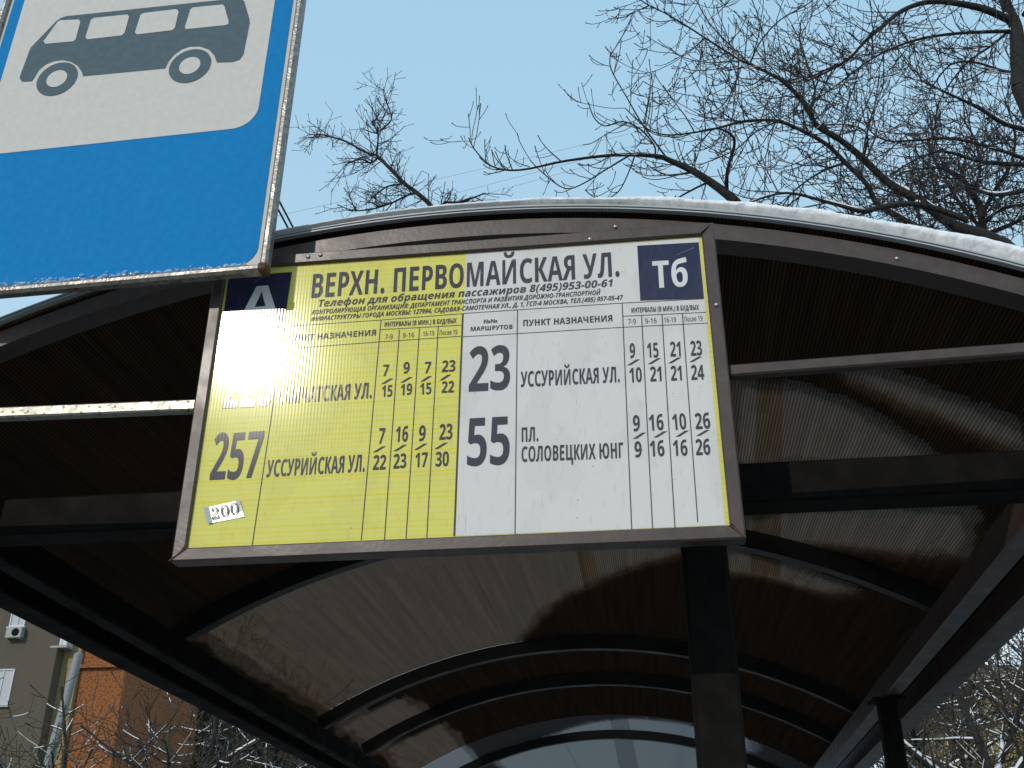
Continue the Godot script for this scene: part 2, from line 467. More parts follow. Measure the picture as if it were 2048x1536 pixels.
	M.snow = tri_mat(patches(51, 0.02, Color(0.80, 0.81, 0.83), Color(0.86, 0.87, 0.88)), 1.5, 0.8, 0.95, bumps(52, 0.06, 6.0), 0.5)
	M.snow.backlight_enabled = true
	M.snow.backlight = Color(0.22, 0.22, 0.225)
	# where it thins out the snow lies in loose grains
	var gr := Image.create(256, 256, false, Image.FORMAT_RGBA8)
	var gn := noise(55, 0.12, 4).get_seamless_image(256, 256)
	for y in 256:
		for x in 256:
			gr.set_pixel(x, y, Color(0.91, 0.915, 0.925, clampf(0.35 + 1.1 * (gn.get_pixel(x, y).r - 0.35), 0.1, 0.95)))
	M.thin_snow = mat(Color(1, 1, 1), 0.9)
	M.thin_snow.albedo_texture = ImageTexture.create_from_image(gr)
	M.thin_snow.uv1_triplanar = true; M.thin_snow.uv1_world_triplanar = true
	M.thin_snow.uv1_scale = Vector3.ONE * 3.0
	M.thin_snow.transparency = BaseMaterial3D.TRANSPARENCY_ALPHA
	M.thin_snow.backlight_enabled = true
	M.thin_snow.backlight = Color(0.5, 0.5, 0.5)
	M.twig_snow = mat(lin(0.82, 0.83, 0.85), 0.9)
	M.bark = tri_mat(patches(61, 0.04, Color(0.010, 0.008, 0.008), Color(0.022, 0.018, 0.017), Color(0.036, 0.032, 0.027), 0.72), 2.0, 0.8, 0.95, bumps(62, 0.1, 8.0), 0.8)
	M.twig = mat(lin(0.046, 0.036, 0.033), 0.8)
	M.twig_brown = mat(lin(0.052, 0.038, 0.024), 0.8)
	M.cable = mat(lin(0.02, 0.02, 0.022), 0.5)
	M.bolt = mat(lin(0.35, 0.35, 0.36), 0.35, 0.8)
	M.ground = tri_mat(patches(71, 0.02, Color(0.105, 0.10, 0.095), Color(0.30, 0.288, 0.275), Color(0.07, 0.07, 0.07), 0.62), 0.25, 0.6, 0.9, bumps(72, 0.05, 6.0), 0.6)
	M.grey_brick = tri_mat(patches(81, 0.09, Color(0.080, 0.070, 0.052), Color(0.125, 0.108, 0.078), Color(0.14, 0.09, 0.065), 0.66), 1.2, 0.85, 0.95, bumps(82, 0.12, 6.0), 0.6)  # grey brick kept dark: the shade on its facade is in the colour
	M.yellow_brick = tri_mat(patches(83, 0.09, Color(0.30, 0.22, 0.10), Color(0.38, 0.28, 0.13), Color(0.20, 0.15, 0.08), 0.62), 1.2, 0.85, 0.95, bumps(82, 0.12, 6.0), 0.6)
	M.orange = tri_mat(patches(84, 0.05, Color(0.235, 0.080, 0.022), Color(0.30, 0.112, 0.030), Color(0.15, 0.050, 0.018), 0.58), 0.7, 0.85, 0.95, bumps(85, 0.12, 4.0), 0.4)
	M.brown_brick = tri_mat(patches(86, 0.09, Color(0.034, 0.024, 0.016), Color(0.055, 0.040, 0.026)), 1.2, 0.85, 0.95)
	M.window_white = mat(lin(0.55, 0.57, 0.60), 0.5)
	M.glass = mat(lin(0.03, 0.04, 0.05), 0.05)
	M.curtain = mat(lin(0.45, 0.46, 0.48), 0.7)
	M.ac_grey = mat(lin(0.30, 0.30, 0.28), 0.5)
	M.pole_grey = tri_mat(patches(91, 0.05, Color(0.20, 0.21, 0.22), Color(0.25, 0.26, 0.27)), 2.0, 0.4, 0.6)
	M.roof_tin = mat(lin(0.16, 0.14, 0.13), 0.6)

# ------------------------------------------------------------------ camera helpers
var cam: Camera3D
func pix(px: float, py: float, z: float) -> Vector3:
	var d := cam.basis * Vector3((px - 1024.0) / FOCAL, -(py - 768.0) / FOCAL, -1.0)
	return Vector3(0, EYE, 0) + d * (z / d.z)

func setup_view():
	cam = Camera3D.new()
	cam.name = "camera"
	add_child(cam)
	cam.position = Vector3(0, EYE, 0)
	cam.rotation = Vector3(deg_to_rad(27.0543), deg_to_rad(7.3065), deg_to_rad(0.018))
	cam.fov = rad_to_deg(2.0 * atan(768.0 / FOCAL))
	cam.near = 0.05
	cam.far = 900.0
	cam.current = true
	var we := WorldEnvironment.new()
	we.name = "environment"
	var e := Environment.new()
	var sm := ProceduralSkyMaterial.new()
	sm.sky_top_color = Color(0.622, 0.795, 0.908)
	sm.sky_horizon_color = Color(0.86, 0.935, 0.97)
	sm.sky_curve = 0.32
	sm.ground_horizon_color = Color(0.70, 0.72, 0.74)
	sm.ground_bottom_color = Color(0.45, 0.45, 0.46)
	sm.sun_angle_max = 5.0
	var sky := Sky.new()
	sky.sky_material = sm
	e.background_mode = Environment.BG_SKY
	e.sky = sky
	e.tonemap_mode = Environment.TONE_MAPPER_LINEAR
	e.tonemap_exposure = 1.0
	e.sdfgi_enabled = true; e.ssao_enabled = true; e.ssil_enabled = true
	we.environment = e
	add_child(we)
	var sun := DirectionalLight3D.new()
	sun.name = "sun"
	add_child(sun)
	sun.light_energy = 0.6
	sun.light_color = Color(1.0, 0.965, 0.91)
	sun.light_angular_distance = 0.5
	sun.shadow_enabled = true
	sun.look_at_from_position(Vector3(-0.3582, 0.4672, 0.8084) * 50.0, Vector3.ZERO)

# ------------------------------------------------------------------ the route board
const BX := -1.01756
const BY := 0.76404
const BW := 1.20088
const BH := 0.74264
const BZ := -2.2
const FLUTE := 0.008

func on_board(u: float, v: float, lift: float) -> Vector3:
	return V(BX + u, BY + v, BZ + lift)

func board_poly(mb: MB, p: PackedVector2Array, lift: float):
	mb.dirt = true
	mb.poly(p, func(q): return on_board(q.x, q.y, lift), Vector3(0, 0, 1), func(q): return Vector2(q.x / FLUTE, 1.0 - q.y / BH))

var fonts := {}
func text_arrays(s: String, style: String) -> Array:
	if fonts.is_empty():
		for k in [["b", "Droid Sans", 700], ["r", "Droid Sans", 400], ["s", "Droid Serif", 400]]:
			var f := SystemFont.new()
			f.font_names = PackedStringArray([k[1]])
			f.font_weight = k[2]
			fonts[k[0]] = f
	var tm := TextMesh.new()
	tm.font = fonts[{"b": "b", "i": "b", "w": "b", "r": "r", "s": "s"}[style]]
	tm.font_size = 64
	tm.pixel_size = 0.01
	tm.depth = 0.0
	tm.curve_step = 1.0
	tm.horizontal_alignment = HORIZONTAL_ALIGNMENT_LEFT
	tm.vertical_alignment = VERTICAL_ALIGNMENT_TOP
	tm.text = s
	return tm.surface_get_arrays(0)

var caps := {}
# prints s between two points of its baseline, with capitals of the height cap; place maps 2D to the surface
func text_mesh(s: String, style: String, a: Vector2, b: Vector2, cap: float, place: Callable, uvs: Callable) -> MB:
	if not caps.has(style):
		var r: Array = text_arrays("Н", style)
		var lo := 1e9
		var hi := -1e9
		for q in r[Mesh.ARRAY_VERTEX]:
			lo = minf(lo, q.y); hi = maxf(hi, q.y)
		caps[style] = [lo, hi]
	var ar := text_arrays(s, style)
	var vs: PackedVector3Array = ar[Mesh.ARRAY_VERTEX]
	var id: PackedInt32Array = ar[Mesh.ARRAY_INDEX] if ar[Mesh.ARRAY_INDEX] != null else PackedInt32Array(range(vs.size()))
	var x0 := 1e9
	var x1 := -1e9
	for q in vs:
		x0 = minf(x0, q.x); x1 = maxf(x1, q.x)
	var e := b - a
	var up := e.orthogonal().normalized()
	if up.y < 0: up = -up
	var slant := 0.2 * cap if style == "i" else 0.0
	var out := PackedVector2Array()
	for q in vs:
		var h: float = (q.y - caps[style][0]) / (caps[style][1] - caps[style][0])
		out.append(a + e * ((q.x - x0) / (x1 - x0)) + up * (h * cap) + e.normalized() * (slant * h))
	var mb := MB.new()
	mb.dirt = true
	for k in range(0, id.size(), 3):
		if absf((out[id[k + 1]] - out[id[k]]).cross(out[id[k + 2]] - out[id[k]])) < 1e-11: continue
		mb.tri(place.call(out[id[k]]), place.call(out[id[k + 1]]), place.call(out[id[k + 2]]), Vector3(0, 0, 1), uvs.call(out[id[k]]), uvs.call(out[id[k + 1]]), uvs.call(out[id[k + 2]]))
	return mb

func mitred(mb: MB, p: Array, z0: float, z1: float, bev: float):
	# a prism over the quadrilateral p (board units), from z0 up to z1, its front edge chamfered
	var c := Vector2.ZERO
	for q in p: c += q / 4.0
	var ins := []
	for q in p:
		var d: Vector2 = c - q
		ins.append(q + Vector2(signf(d.x), signf(d.y)) * bev)
	# keep the chamfer on the long sides only
	var f := []
	for i in 4: f.append([on_board(p[i].x, p[i].y, z0), on_board(p[i].x, p[i].y, z1 - bev), on_board(ins[i].x, ins[i].y, z1)])
	for i in 4:
		var j := (i + 1) % 4
		var mid: Vector2 = (p[i] + p[j]) * 0.5 - c
		var o := Vector3(mid.x, mid.y, 0)
		mb.quad(f[i][0], f[j][0], f[j][1], f[i][1], o)
		mb.quad(f[i][1], f[j][1], f[j][2], f[i][2], o.normalized() + Vector3(0, 0, 1))
	mb.quad(f[0][2], f[1][2], f[2][2], f[3][2], Vector3(0, 0, 1))
	mb.quad(f[0][0], f[1][0], f[2][0], f[3][0], Vector3(0, 0, -1))

func build_board():
	var o := thing("route_board", "yellow and white route board with bus numbers hung under the shelter arch", "sign", on_board(BW * 0.5, -0.04, -0.02))
	var mb := MB.new()
	mb.box(on_board(BW * 0.5, BH * 0.5, -0.0075), Vector3(BW, BH, 0.013) * 0.5 * K)
	part("backing_sheet", mb, M.white_print, o)
	mb = MB.new()
	board_poly(mb, PackedVector2Array([Vector2(0, 0), Vector2(0.6117, 0), Vector2(0.6196, BH), Vector2(0, BH)]), 0.0)
	part("yellow_panel", mb, M.yellow, o)
	mb = MB.new()
	board_poly(mb, PackedVector2Array([Vector2(0.6117, 0), Vector2(BW, 0), Vector2(BW, BH), Vector2(0.6196, BH)]), -0.0004)
	part("yellow_edge", mb, M.yellow, o)
	mb = MB.new()
	board_poly(mb, PackedVector2Array([Vector2(0.6117, 0.004), Vector2(BW - 0.009, 0.003), Vector2(BW - 0.007, BH - 0.003), Vector2(0.6196, BH)]), 0.0)
	part("white_panel", mb, M.white_print, o)
	for q in [[[1.0441, 0.7284], [1.1925, 0.7258], [1.1925, 0.5656], [1.0433, 0.5713]], [[0.0064, 0.7237], [0.1732, 0.7239], [0.1674, 0.5632], [0.0062, 0.5631]]]:
		mb = MB.new()
		var p := PackedVector2Array()
		for c in q: p.append(Vector2(c[0], c[1]))
		board_poly(mb, p, 0.0005)
		part("emblem_field", mb, M.navy, o)
	var place := func(q): return on_board(q.x, q.y, 0.0010)
	var uvs := func(q): return Vector2(q.x / FLUTE, q.y)
	for t in PRINT:
		part("lettering", text_mesh(t[0], t[6], Vector2(t[1], t[2]), Vector2(t[3], t[4]), t[5], place, uvs), M.light_ink if t[6] == "w" else M.ink, o)
	for r in RULES:
		mb = MB.new()
		var a := Vector2(r[0], r[1])
		var b := Vector2(r[2], r[3])
		var w: Vector2 = (b - a).orthogonal().normalized() * r[4] * 0.5
		if r[4] > 0.005: w = Vector2(0.0046, 0.0)
		board_poly(mb, PackedVector2Array([a - w, b - w, b + w, a + w]), 0.0007)
		part("rule" if r[4] < 0.005 else "slash", mb, M.rule if r[4] < 0.005 else M.ink, o)
	# the foil sticker with a number, one corner curling away
	mb = MB.new()
	var s := [Vector2(0.0282, 0.0955), Vector2(0.1103, 0.1116), Vector2(0.1261, 0.0703), Vector2(0.0418, 0.057)]
	var lifts := [0.007, 0.0022, 0.0022, 0.012]
	var nu := 8
	for i in nu:
		for j in 3:
			var c := []
			for e in [[i, j], [i + 1, j], [i + 1, j + 1], [i, j + 1]]:
				var fu: float = e[0] / float(nu)
				var fv: float = e[1] / 3.0
				var q: Vector2 = s[0].lerp(s[1], fu).lerp(s[3].lerp(s[2], fu), fv)
				var l: float = 0.0016 + (0.0055 * pow(maxf(0.0, 1.0 - fu * 4.5), 2.0)) + 0.003 * pow(maxf(0.0, fu * 6.0 - 5.0), 2.0) * (1.0 - fv)
				c.append(on_board(q.x, q.y, l))
			mb.quad(c[0], c[1], c[2], c[3], Vector3(0, 0, 1))
	var st := part("sticker", mb, M.foil, o)
	tag(st, "curling silver sticker with a black 200")
	part("lettering", text_mesh("200", "s", Vector2(0.0500, 0.0668), Vector2(0.1121, 0.0788), 0.0262, func(q): return on_board(q.x, q.y, 0.0052), uvs), M.foil_ink, st)
	# welded frame of square tube
	var w := 0.031
	var a0 := Vector2(0, 0); var a1 := Vector2(BW, 0); var a2 := Vector2(BW, BH); var a3 := Vector2(0, BH)
	var b0 := Vector2(-w, -w); var b1 := Vector2(BW + w, -w); var b2 := Vector2(BW + w, BH + w + 0.002); var b3 := Vector2(-w, BH + w)
	for q in [[a0, a1, b1, b0], [a1, a2, b2, b1], [a2, a3, b3, b2], [a3, a0, b0, b3]]:
		mb = MB.new()
		mitred(mb, q, -0.032, 0.010, 0.0035)
		part("frame_bar", mb, M.brown, o)
	for q in [[-0.0155, -0.0155], [BW + 0.0155, -0.0155]]:
		mb = MB.new()
		var dx := 0.0145 if q[0] > 0 else -0.019
		mb.bar(on_board(q[0] - dx, q[1] + 0.0145, 0.0105), on_board(q[0] + dx, q[1] - 0.0145, 0.0105), 0.004 * K, 0.003 * K, 0.001 * K, Vector3(0, 0, 1))
		part("weld", mb, M.rust, o)
	for q in [[BW + 0.018, 0.54], [0.93, BH + 0.008], [0.215, BH + 0.017], [0.247, BH + 0.02]]:
		mb = MB.new()
		mb.ball(on_board(q[0], q[1], 0.011), Vector3(0.006, 0.006, 0.004) * K)
		part("bolt", mb, M.bolt, o)

# ------------------------------------------------------------------ the bus stop sign
const SO := Vector3(-0.87397, 1.43363, -2.114)
func on_sign(x: float, y: float, lift: float) -> Vector3:
	var yaw := deg_to_rad(1.5)
	var xr := x + y * 0.0105
	return V(SO.x + cos(yaw) * xr - sin(yaw) * lift, SO.y + y, SO.z + sin(yaw) * xr + cos(yaw) * lift)

func sign_poly(mb: MB, p: PackedVector2Array, lift: float):
	mb.poly(p, func(q): return on_sign(q.x, q.y, lift), Vector3(-sin(deg_to_rad(1.5)), 0, cos(deg_to_rad(1.5))))

func rounded(x0: float, y0: float, x1: float, y1: float, r: float) -> PackedVector2Array:
	var p := PackedVector2Array()
	for c in [[x1 - r, y0 + r, -90], [x1 - r, y1 - r, 0], [x0 + r, y1 - r, 90], [x0 + r, y0 + r, 180]]:
		for i in 9:
			var a := deg_to_rad(c[2] + 90.0 * i / 8.0)
			p.append(Vector2(c[0] + r * cos(a), c[1] + r * sin(a)))
	return p

func disc(c: Vector2, r: float) -> PackedVector2Array:
	var p := PackedVector2Array()
	for i in 40: p.append(c + Vector2(cos(TAU * i / 40), sin(TAU * i / 40)) * r)
	return p

func unslope(p: PackedVector2Array) -> PackedVector2Array:
	var o := PackedVector2Array()
	for q in p: o.append(Vector2(q.x - q.y * 0.0105, q.y))
	return o

func build_stop_sign():
	var top := 1.44
	var o := thing("bus_stop_sign", "blue bus stop sign with a grey bus on white, steel rimmed", "sign", on_sign(-1.08, 0, 0) * Vector3(1, 0, 1))
	var mb := MB.new()
	var c := [on_sign(-0.952, 0.004, -0.002), on_sign(-0.004, 0.004, -0.002), on_sign(-0.004, top, -0.002), on_sign(-0.952, top, -0.002)]
	var d := [on_sign(-0.952, 0.004, -0.010), on_sign(-0.004, 0.004, -0.010), on_sign(-0.004, top, -0.010), on_sign(-0.952, top, -0.010)]
	mb.quad(c[0], c[1], c[2], c[3], Vector3(0, 0, 1)); mb.quad(d[0], d[1], d[2], d[3], Vector3(0, 0, -1))
	part("plate", mb, M.sign_white, o)
	mb = MB.new()
	sign_poly(mb, rounded(-0.924, 0.030, -0.034, top - 0.03, 0.05), 0.0)
	part("blue_field", mb, M.blue, o)
	mb = MB.new()
	sign_poly(mb, rounded(-0.888, 0.468, -0.088, 1.27, 0.068), 0.001)
	part("white_field", mb, M.sign_white, o)
	mb = MB.new()
	sign_poly(mb, unslope(PackedVector2Array(BUS)), 0.002)
	var b := part("bus_symbol", mb, M.sign_grey, o)
	for w in BUS_WINDOWS:
		mb = MB.new()
		sign_poly(mb, unslope(PackedVector2Array(w)), 0.003)
		part("window", mb, M.sign_white, b)
	for w in [Vector2(-0.7018, 0.7200), Vector2(-0.3022, 0.7110)]:
		var q: Vector2 = unslope(PackedVector2Array([w]))[0]
		mb = MB.new()
		sign_poly(mb, disc(q, 0.0615), 0.0025)
		var wh := part("wheel", mb, M.sign_grey, b)
		mb = MB.new()
		sign_poly(mb, disc(q, 0.031), 0.0035)
		part("hub", mb, M.sign_white, b)
	# rolled steel rim
	for q in [[-0.955, 0.0, 0.0, 0.0], [0.0, 0.0, 0.0, top], [-0.955, 0.0, -0.955, top], [-0.955, top, 0.0, top]]:
		mb = MB.new()
		var a := Vector2(q[0], q[1])
		var e := Vector2(q[2], q[3])
		var inw := Vector2(0, 0.011) if a.y == e.y else Vector2(0.010 if a.x < -0.5 else -0.010, 0)
		if a.y > 1.0: inw = -inw
		if a.y == e.y: mb.bar(on_sign(a.x + inw.x, a.y + inw.y, -0.004), on_sign(e.x + inw.x, e.y + inw.y, -0.004), 0.022 * K, 0.034 * K, 0.007 * K, Vector3(0, 0, 1))
		else: mb.bar(on_sign(a.x + inw.x, a.y + inw.y + 0.012, -0.004), on_sign(e.x + inw.x, e.y + inw.y - 0.012, -0.004), 0.020 * K, 0.034 * K, 0.006 * K, Vector3(0, 0, 1))
		part("rim", mb, M.steel, o)
	mb = MB.new()
	mb.box(on_sign(-0.010, 0.010, 0.0), Vector3(0.0118, 0.0118, 0.0175) * K, 0.004 * K)
	part("rusty_corner", mb, M.rust, o)
	# frozen drops along the foot of the plate
	mb = MB.new()
	var rg := RandomNumberGenerator.new()
	rg.seed = 5
	for i in 230:
		var x := rg.randf_range(-0.93, -0.06)
		var h := 0.025 + absf(rg.randfn(0.0, 0.006)) * (1.0 if x < -0.3 else 0.6)
		var r := rg.randf_range(0.002, 0.0048)
		mb.ball(on_sign(x, h, 0.002), Vector3(r * rg.randf_range(1.0, 1.8), r, 0.004) * K, 4, 7)
	tag(part("frozen_drops", mb, M.frost, o), "", "", "", "stuff")
	# its post stands to the side, holding it by two arms
	mb = MB.new()
	mb.tube(PackedVector3Array([on_sign(-1.08, 0, -0.01) * Vector3(1, 0, 1), on_sign(-1.08, 1.5, -0.01)]), PackedFloat32Array([0.03, 0.03]), 16)
	part("post", mb, M.steel, o)
	for y in [0.35, 1.25]:
		mb = MB.new()
		mb.bar(on_sign(-1.08, y, -0.014), on_sign(-0.94, y, -0.014), 0.02, 0.03, 0.003)
		part("bracket", mb, M.steel, o)

# ------------------------------------------------------------------ the shelter
func on_vault(a: float, r: float, z: float) -> Vector3:
	return V(RC.x + sin(a) * r, RC.y + cos(a) * r, z)

func arch(mb: MB, a0: float, a1: float, r0: float, r1: float, z0: float, z1: float, steps := 48):
	for i in steps:
		var a := lerpf(a0, a1, float(i) / steps)
		var b := lerpf(a0, a1, float(i + 1) / steps)
		var m := (a + b) * 0.5
		var out := Vector3(sin(m), cos(m), 0)
		mb.quad(on_vault(a, r0, z0), on_vault(b, r0, z0), on_vault(b, r1, z0), on_vault(a, r1, z0), Vector3(0, 0, signf(z0 - z1)))
		mb.quad(on_vault(a, r0, z1), on_vault(b, r0, z1), on_vault(b, r1, z1), on_vault(a, r1, z1), Vector3(0, 0, signf(z1 - z0)))
		mb.quad(on_vault(a, r0, z0), on_vault(b, r0, z0), on_vault(b, r0, z1), on_vault(a, r0, z1), -out)
		mb.quad(on_vault(a, r1, z0), on_vault(b, r1, z0), on_vault(b, r1, z1), on_vault(a, r1, z1), out)
	for a in [a0, a1]:
		mb.quad(on_vault(a, r0, z0), on_vault(a, r1, z0), on_vault(a, r1, z1), on_vault(a, r0, z1), Vector3(cos(a) * signf(a), 0, 0))

const SPREAD := 0.022
func flare(x: float, z: float) -> float:
	return x + (SPREAD if x > RC.x else -SPREAD) * (-z - 4.33)

func build_shelter():
	var o := thing("bus_shelter", "dark steel bus shelter with a vaulted bronze plastic roof under snow", "bus shelter", V(RC.x, 0, -6.0) * Vector3(1, 0, 1))
	var mb := MB.new()
	var half := 0.565
	# roof panels, one to a bay
	var zs := [-2.240, -4.505, -6.75, -7.86, -9.55, -14.6]
	for k in zs.size() - 1:
		mb = MB.new()
		var st := 72
		var r := RS + 0.005
		for i in st:
			var a := lerpf(-half, half, float(i) / st)
			var b := lerpf(-half, half, float(i + 1) / st)
			var na := Vector3(-sin(a), -cos(a), 0)
			var nb := Vector3(-sin(b), -cos(b), 0)
			var p := [on_vault(a, r, zs[k]), on_vault(b, r, zs[k]), on_vault(b, r, zs[k + 1] + 0.002), on_vault(a, r, zs[k + 1] + 0.002)]
			var base := mb.v.size()
			for j in 4:
				mb.v.append(p[j])
				mb.n.append(na if j in [0, 3] else nb)
				mb.t.append(Vector2((a if j in [0, 3] else b) * r / 0.0105 / 64.0, (zs[k] if j < 2 else zs[k + 1]) * 0.6))
			# front face looks down
			if (p[1] - p[0]).cross(p[2] - p[0]).dot(na) > 0: mb.ix.append_array(PackedInt32Array([base, base + 2, base + 1, base, base + 3, base + 2]))
			else: mb.ix.append_array(PackedInt32Array([base, base + 1, base + 2, base, base + 2, base + 3]))
		part("roof_panel", mb, M.sheet if k < 4 else M.pale_sheet, o)
	# the edge profile of the sheet at the open end: two pale lips and a grey web
	for e in [[0.0005, 0.0035, "sheet_edge", 0.0], [0.0045, 0.0075, "sheet_edge", 0.004], [0.0085, 0.0130, "sheet_edge", 0.0]]:
		mb = MB.new()
		arch(mb, -half, half, RS + e[0], RS + e[1], -2.230 - e[3], -2.246)
		part("edge_profile", mb, M[e[2]], o)
	mb = MB.new()
	arch(mb, -half + 0.01, half - 0.01, 3.243, 3.288, -2.250, -2.315)
	part("front_arch", mb, M.brown, o)
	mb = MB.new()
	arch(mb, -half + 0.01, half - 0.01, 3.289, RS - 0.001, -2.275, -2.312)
	part("shadow_gap_strip", mb, M.black, o)  # black strip added to draw the shadow gap between sheet and arch
	for z in [-4.475, -6.72, -7.82, -10.26]:
		mb = MB.new()
		arch(mb, -half + 0.03, half - 0.03, 3.222, RS - 0.004, z, z - 0.062)
		part("rib", mb, M.rib, o)
	# ties, columns and the tubes along the eaves
	mb = MB.new()
	mb.bar(V(-2.12, 0.999, -2.60), V(1.29, 0.999, -2.60), 0.10 * K, 0.106 * K, 0.006 * K)
	part("tie_beam", mb, M.black, o)
	mb = MB.new()
	mb.bar(V(-2.3, 0.90, -10.9), V(1.45, 0.90, -10.9), 0.10 * K, 0.106 * K, 0.006 * K)
	part("tie_beam", mb, M.black, o)
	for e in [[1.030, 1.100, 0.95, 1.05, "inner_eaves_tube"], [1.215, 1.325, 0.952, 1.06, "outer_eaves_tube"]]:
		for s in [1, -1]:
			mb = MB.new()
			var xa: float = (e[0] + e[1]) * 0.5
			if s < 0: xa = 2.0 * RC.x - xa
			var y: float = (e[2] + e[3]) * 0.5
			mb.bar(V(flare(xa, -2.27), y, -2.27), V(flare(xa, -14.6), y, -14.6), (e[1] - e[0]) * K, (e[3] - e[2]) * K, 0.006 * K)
			part(e[4], mb, M.brown if s > 0 else M.black, o)  # left tubes are black: the dimmer bounce light there is put into their colour
			if e[4] == "outer_eaves_tube":
				mb = MB.new()
				mb.bar(V(flare(xa, -2.27) + 0.03 * s, 1.10, -2.27), V(flare(xa, -14.6) + 0.03 * s, 1.10, -14.6), 0.02 * K, 0.08 * K, 0.003 * K)
				part("eaves_strip", mb, M.black, o)
	for c in [[0.147, -2.60, 0.108], [1.062, -5.2, 0.085], [0.45, -10.9, 0.10], [-2.0, -10.9, 0.10], [1.2, -10.9, 0.10]]:
		mb = MB.new()
		var topy: float = 0.945 if c[1] > -10 else 0.85
		var lo: float = -EYE / K
		mb.box(V(c[0], (topy + lo) * 0.5, c[1]), Vector3(c[2] * 0.5 * K, (topy - lo) * 0.5 * K, c[2] * 0.5 * K), 0.008 * K)
		var col := part("column", mb, M.black, o)
		mb = MB.new()
		mb.box(V(c[0], topy - 0.006, c[1]), Vector3(c[2] * 0.85 * K, 0.005 * K, c[2] * 0.85 * K), 0.001)
		part("head_plate", mb, M.black, col)
	# rails of square tube at either side of the board
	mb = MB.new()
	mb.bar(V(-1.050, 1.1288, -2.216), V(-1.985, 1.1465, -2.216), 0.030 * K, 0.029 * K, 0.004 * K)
	tag(part("rail", mb, M.painted_glare, o), "rail with sun glare painted as pale metal")
	mb = MB.new()
	mb.bar(V(0.217, 1.1373, -2.216), V(1.19, 1.1570, -2.216), 0.030 * K, 0.029 * K, 0.004 * K)
	part("rail", mb, M.brown, o)
	for q in [[0.33, 3.262, -2.249], [0.12, 3.262, -2.249], [-0.44, 3.262, -2.249]]:
		mb = MB.new()
		mb.ball(on_vault(q[0], q[1], q[2]), Vector3(0.006, 0.006, 0.004) * K)
		part("bolt", mb, M.bolt, o)
	for q in [[-0.235, 3.221, -4.53], [-0.31, 3.221, -7.85], [0.2, 3.221, -4.53]]:
		mb = MB.new()
		mb.ball(on_vault(q[0], q[1], q[2]), Vector3(0.007, 0.004, 0.007) * K)
		part("bolt", mb, M.bolt, o)

func bare(x: float, z: float, polys: Array) -> float:
	# distance (signed, positive inside) to the nearest bare patch of the roof
	var best := -9.0
	var q := Vector2(x, z)
	for p in polys:
		if q.y > p[0].y + 1.6 or q.y < p[0].y - 3.2: continue
		var inside := Geometry2D.is_point_in_polygon(q, p)
		var dm := 9.0
		for i in p.size():
			dm = minf(dm, q.distance_to(Geometry2D.get_closest_point_to_segment(q, p[i], p[(i + 1) % p.size()])))
		best = maxf(best, dm if inside else -dm)
	return best

func build_roof_snow():
	var polys := []
	for p in BARE:
		var q := PackedVector2Array()
		for c in p: q.append(Vector2(c[0], c[1]))
		polys.append(q)
	var n1 := noise(101, 1.6, 4)
	var n2 := noise(102, 9.0, 3)
	var half := 0.56
	var rows := [[-2.233, 0.0], [-2.221, 0.3], [-2.219, 0.55], [-2.226, 0.8], [-2.240, 0.94], [-2.262, 1.0]]
	var z := -2.29
	while z > -14.6:
		rows.append([z, 1.0])
		z -= 0.035 if z > -2.6 else (0.014 if z > -3.6 else (0.022 if z > -5.2 else 0.045))
	var cols := 380
	var mb := MB.new()
	var th := []
	for r in rows:
		for i in cols + 1:
			var a := lerpf(-half, half, float(i) / cols)
			var x := RC.x + sin(a) * RS
			var deep := clampf((-r[0] - 2.24) / 0.5, 0.0, 1.0)
			var lip := maxf(0.0, 0.006 + 0.0205 * (x + 0.97)) * (1.0 + 0.22 * n2.get_noise_2d(x * 0.4, r[0] * 0.5)) + 0.0018 * n2.get_noise_2d(x * 4.0, r[0] * 4.0)
			if x < -0.95: lip = 0.0
			var field := 0.05 + 0.03 * n1.get_noise_2d(x, r[0]) + 0.004 * n2.get_noise_2d(x * 2.0, r[0] * 2.0)
			var t := lerpf(lip, field, deep * deep * (3.0 - 2.0 * deep))
			var bd := bare(x, r[0], polys) + 0.025 * n1.get_noise_2d(x * 2.0 + 5.0, r[0] * 2.0)
			t *= smoothstep(0.0, 0.22, -bd)
			t *= r[1]
			th.append(t)
			mb.v.append(on_vault(a, RS + 0.0135 + t, r[0]))
			mb.t.append(Vector2.ZERO)
			mb.n.append(Vector3.UP)
	for j in rows.size():
		for i in cols + 1:
			var k := j * (cols + 1) + i
			var l := mb.v[j * (cols + 1) + maxi(i - 1, 0)]
			var r := mb.v[j * (cols + 1) + mini(i + 1, cols)]
			var u := mb.v[maxi(j - 1, 0) * (cols + 1) + i]
			var d := mb.v[mini(j + 1, rows.size() - 1) * (cols + 1) + i]
			var nn := (r - l).cross(u - d).normalized()
			mb.n[k] = -nn
	var thin := MB.new()
	thin.v = mb.v.duplicate(); thin.n = mb.n.duplicate(); thin.t = mb.t.duplicate()
	for j in rows.size() - 1:
		for i in cols:
			var k := j * (cols + 1) + i
			var m := k + cols + 1
			var most := maxf(maxf(th[k], th[k + 1]), maxf(th[m], th[m + 1]))
			if most < 0.0006: continue
			if most < 0.011 and rows[j][0] < -2.6:
				thin.ix.append_array(PackedInt32Array([k, m + 1, k + 1, k, m, m + 1]))
				continue
			mb.ix.append_array(PackedInt32Array([k, m + 1, k + 1, k, m, m + 1]))
	var o := part("roof_snow", mb, M.snow, self)
	tag(o, "white snow lying on the vaulted shelter roof", "snow", "", "stuff")
	tag(part("thin_snow", thin, M.thin_snow, o), "", "", "", "stuff")

# ------------------------------------------------------------------ trees
var rng := RandomNumberGenerator.new()

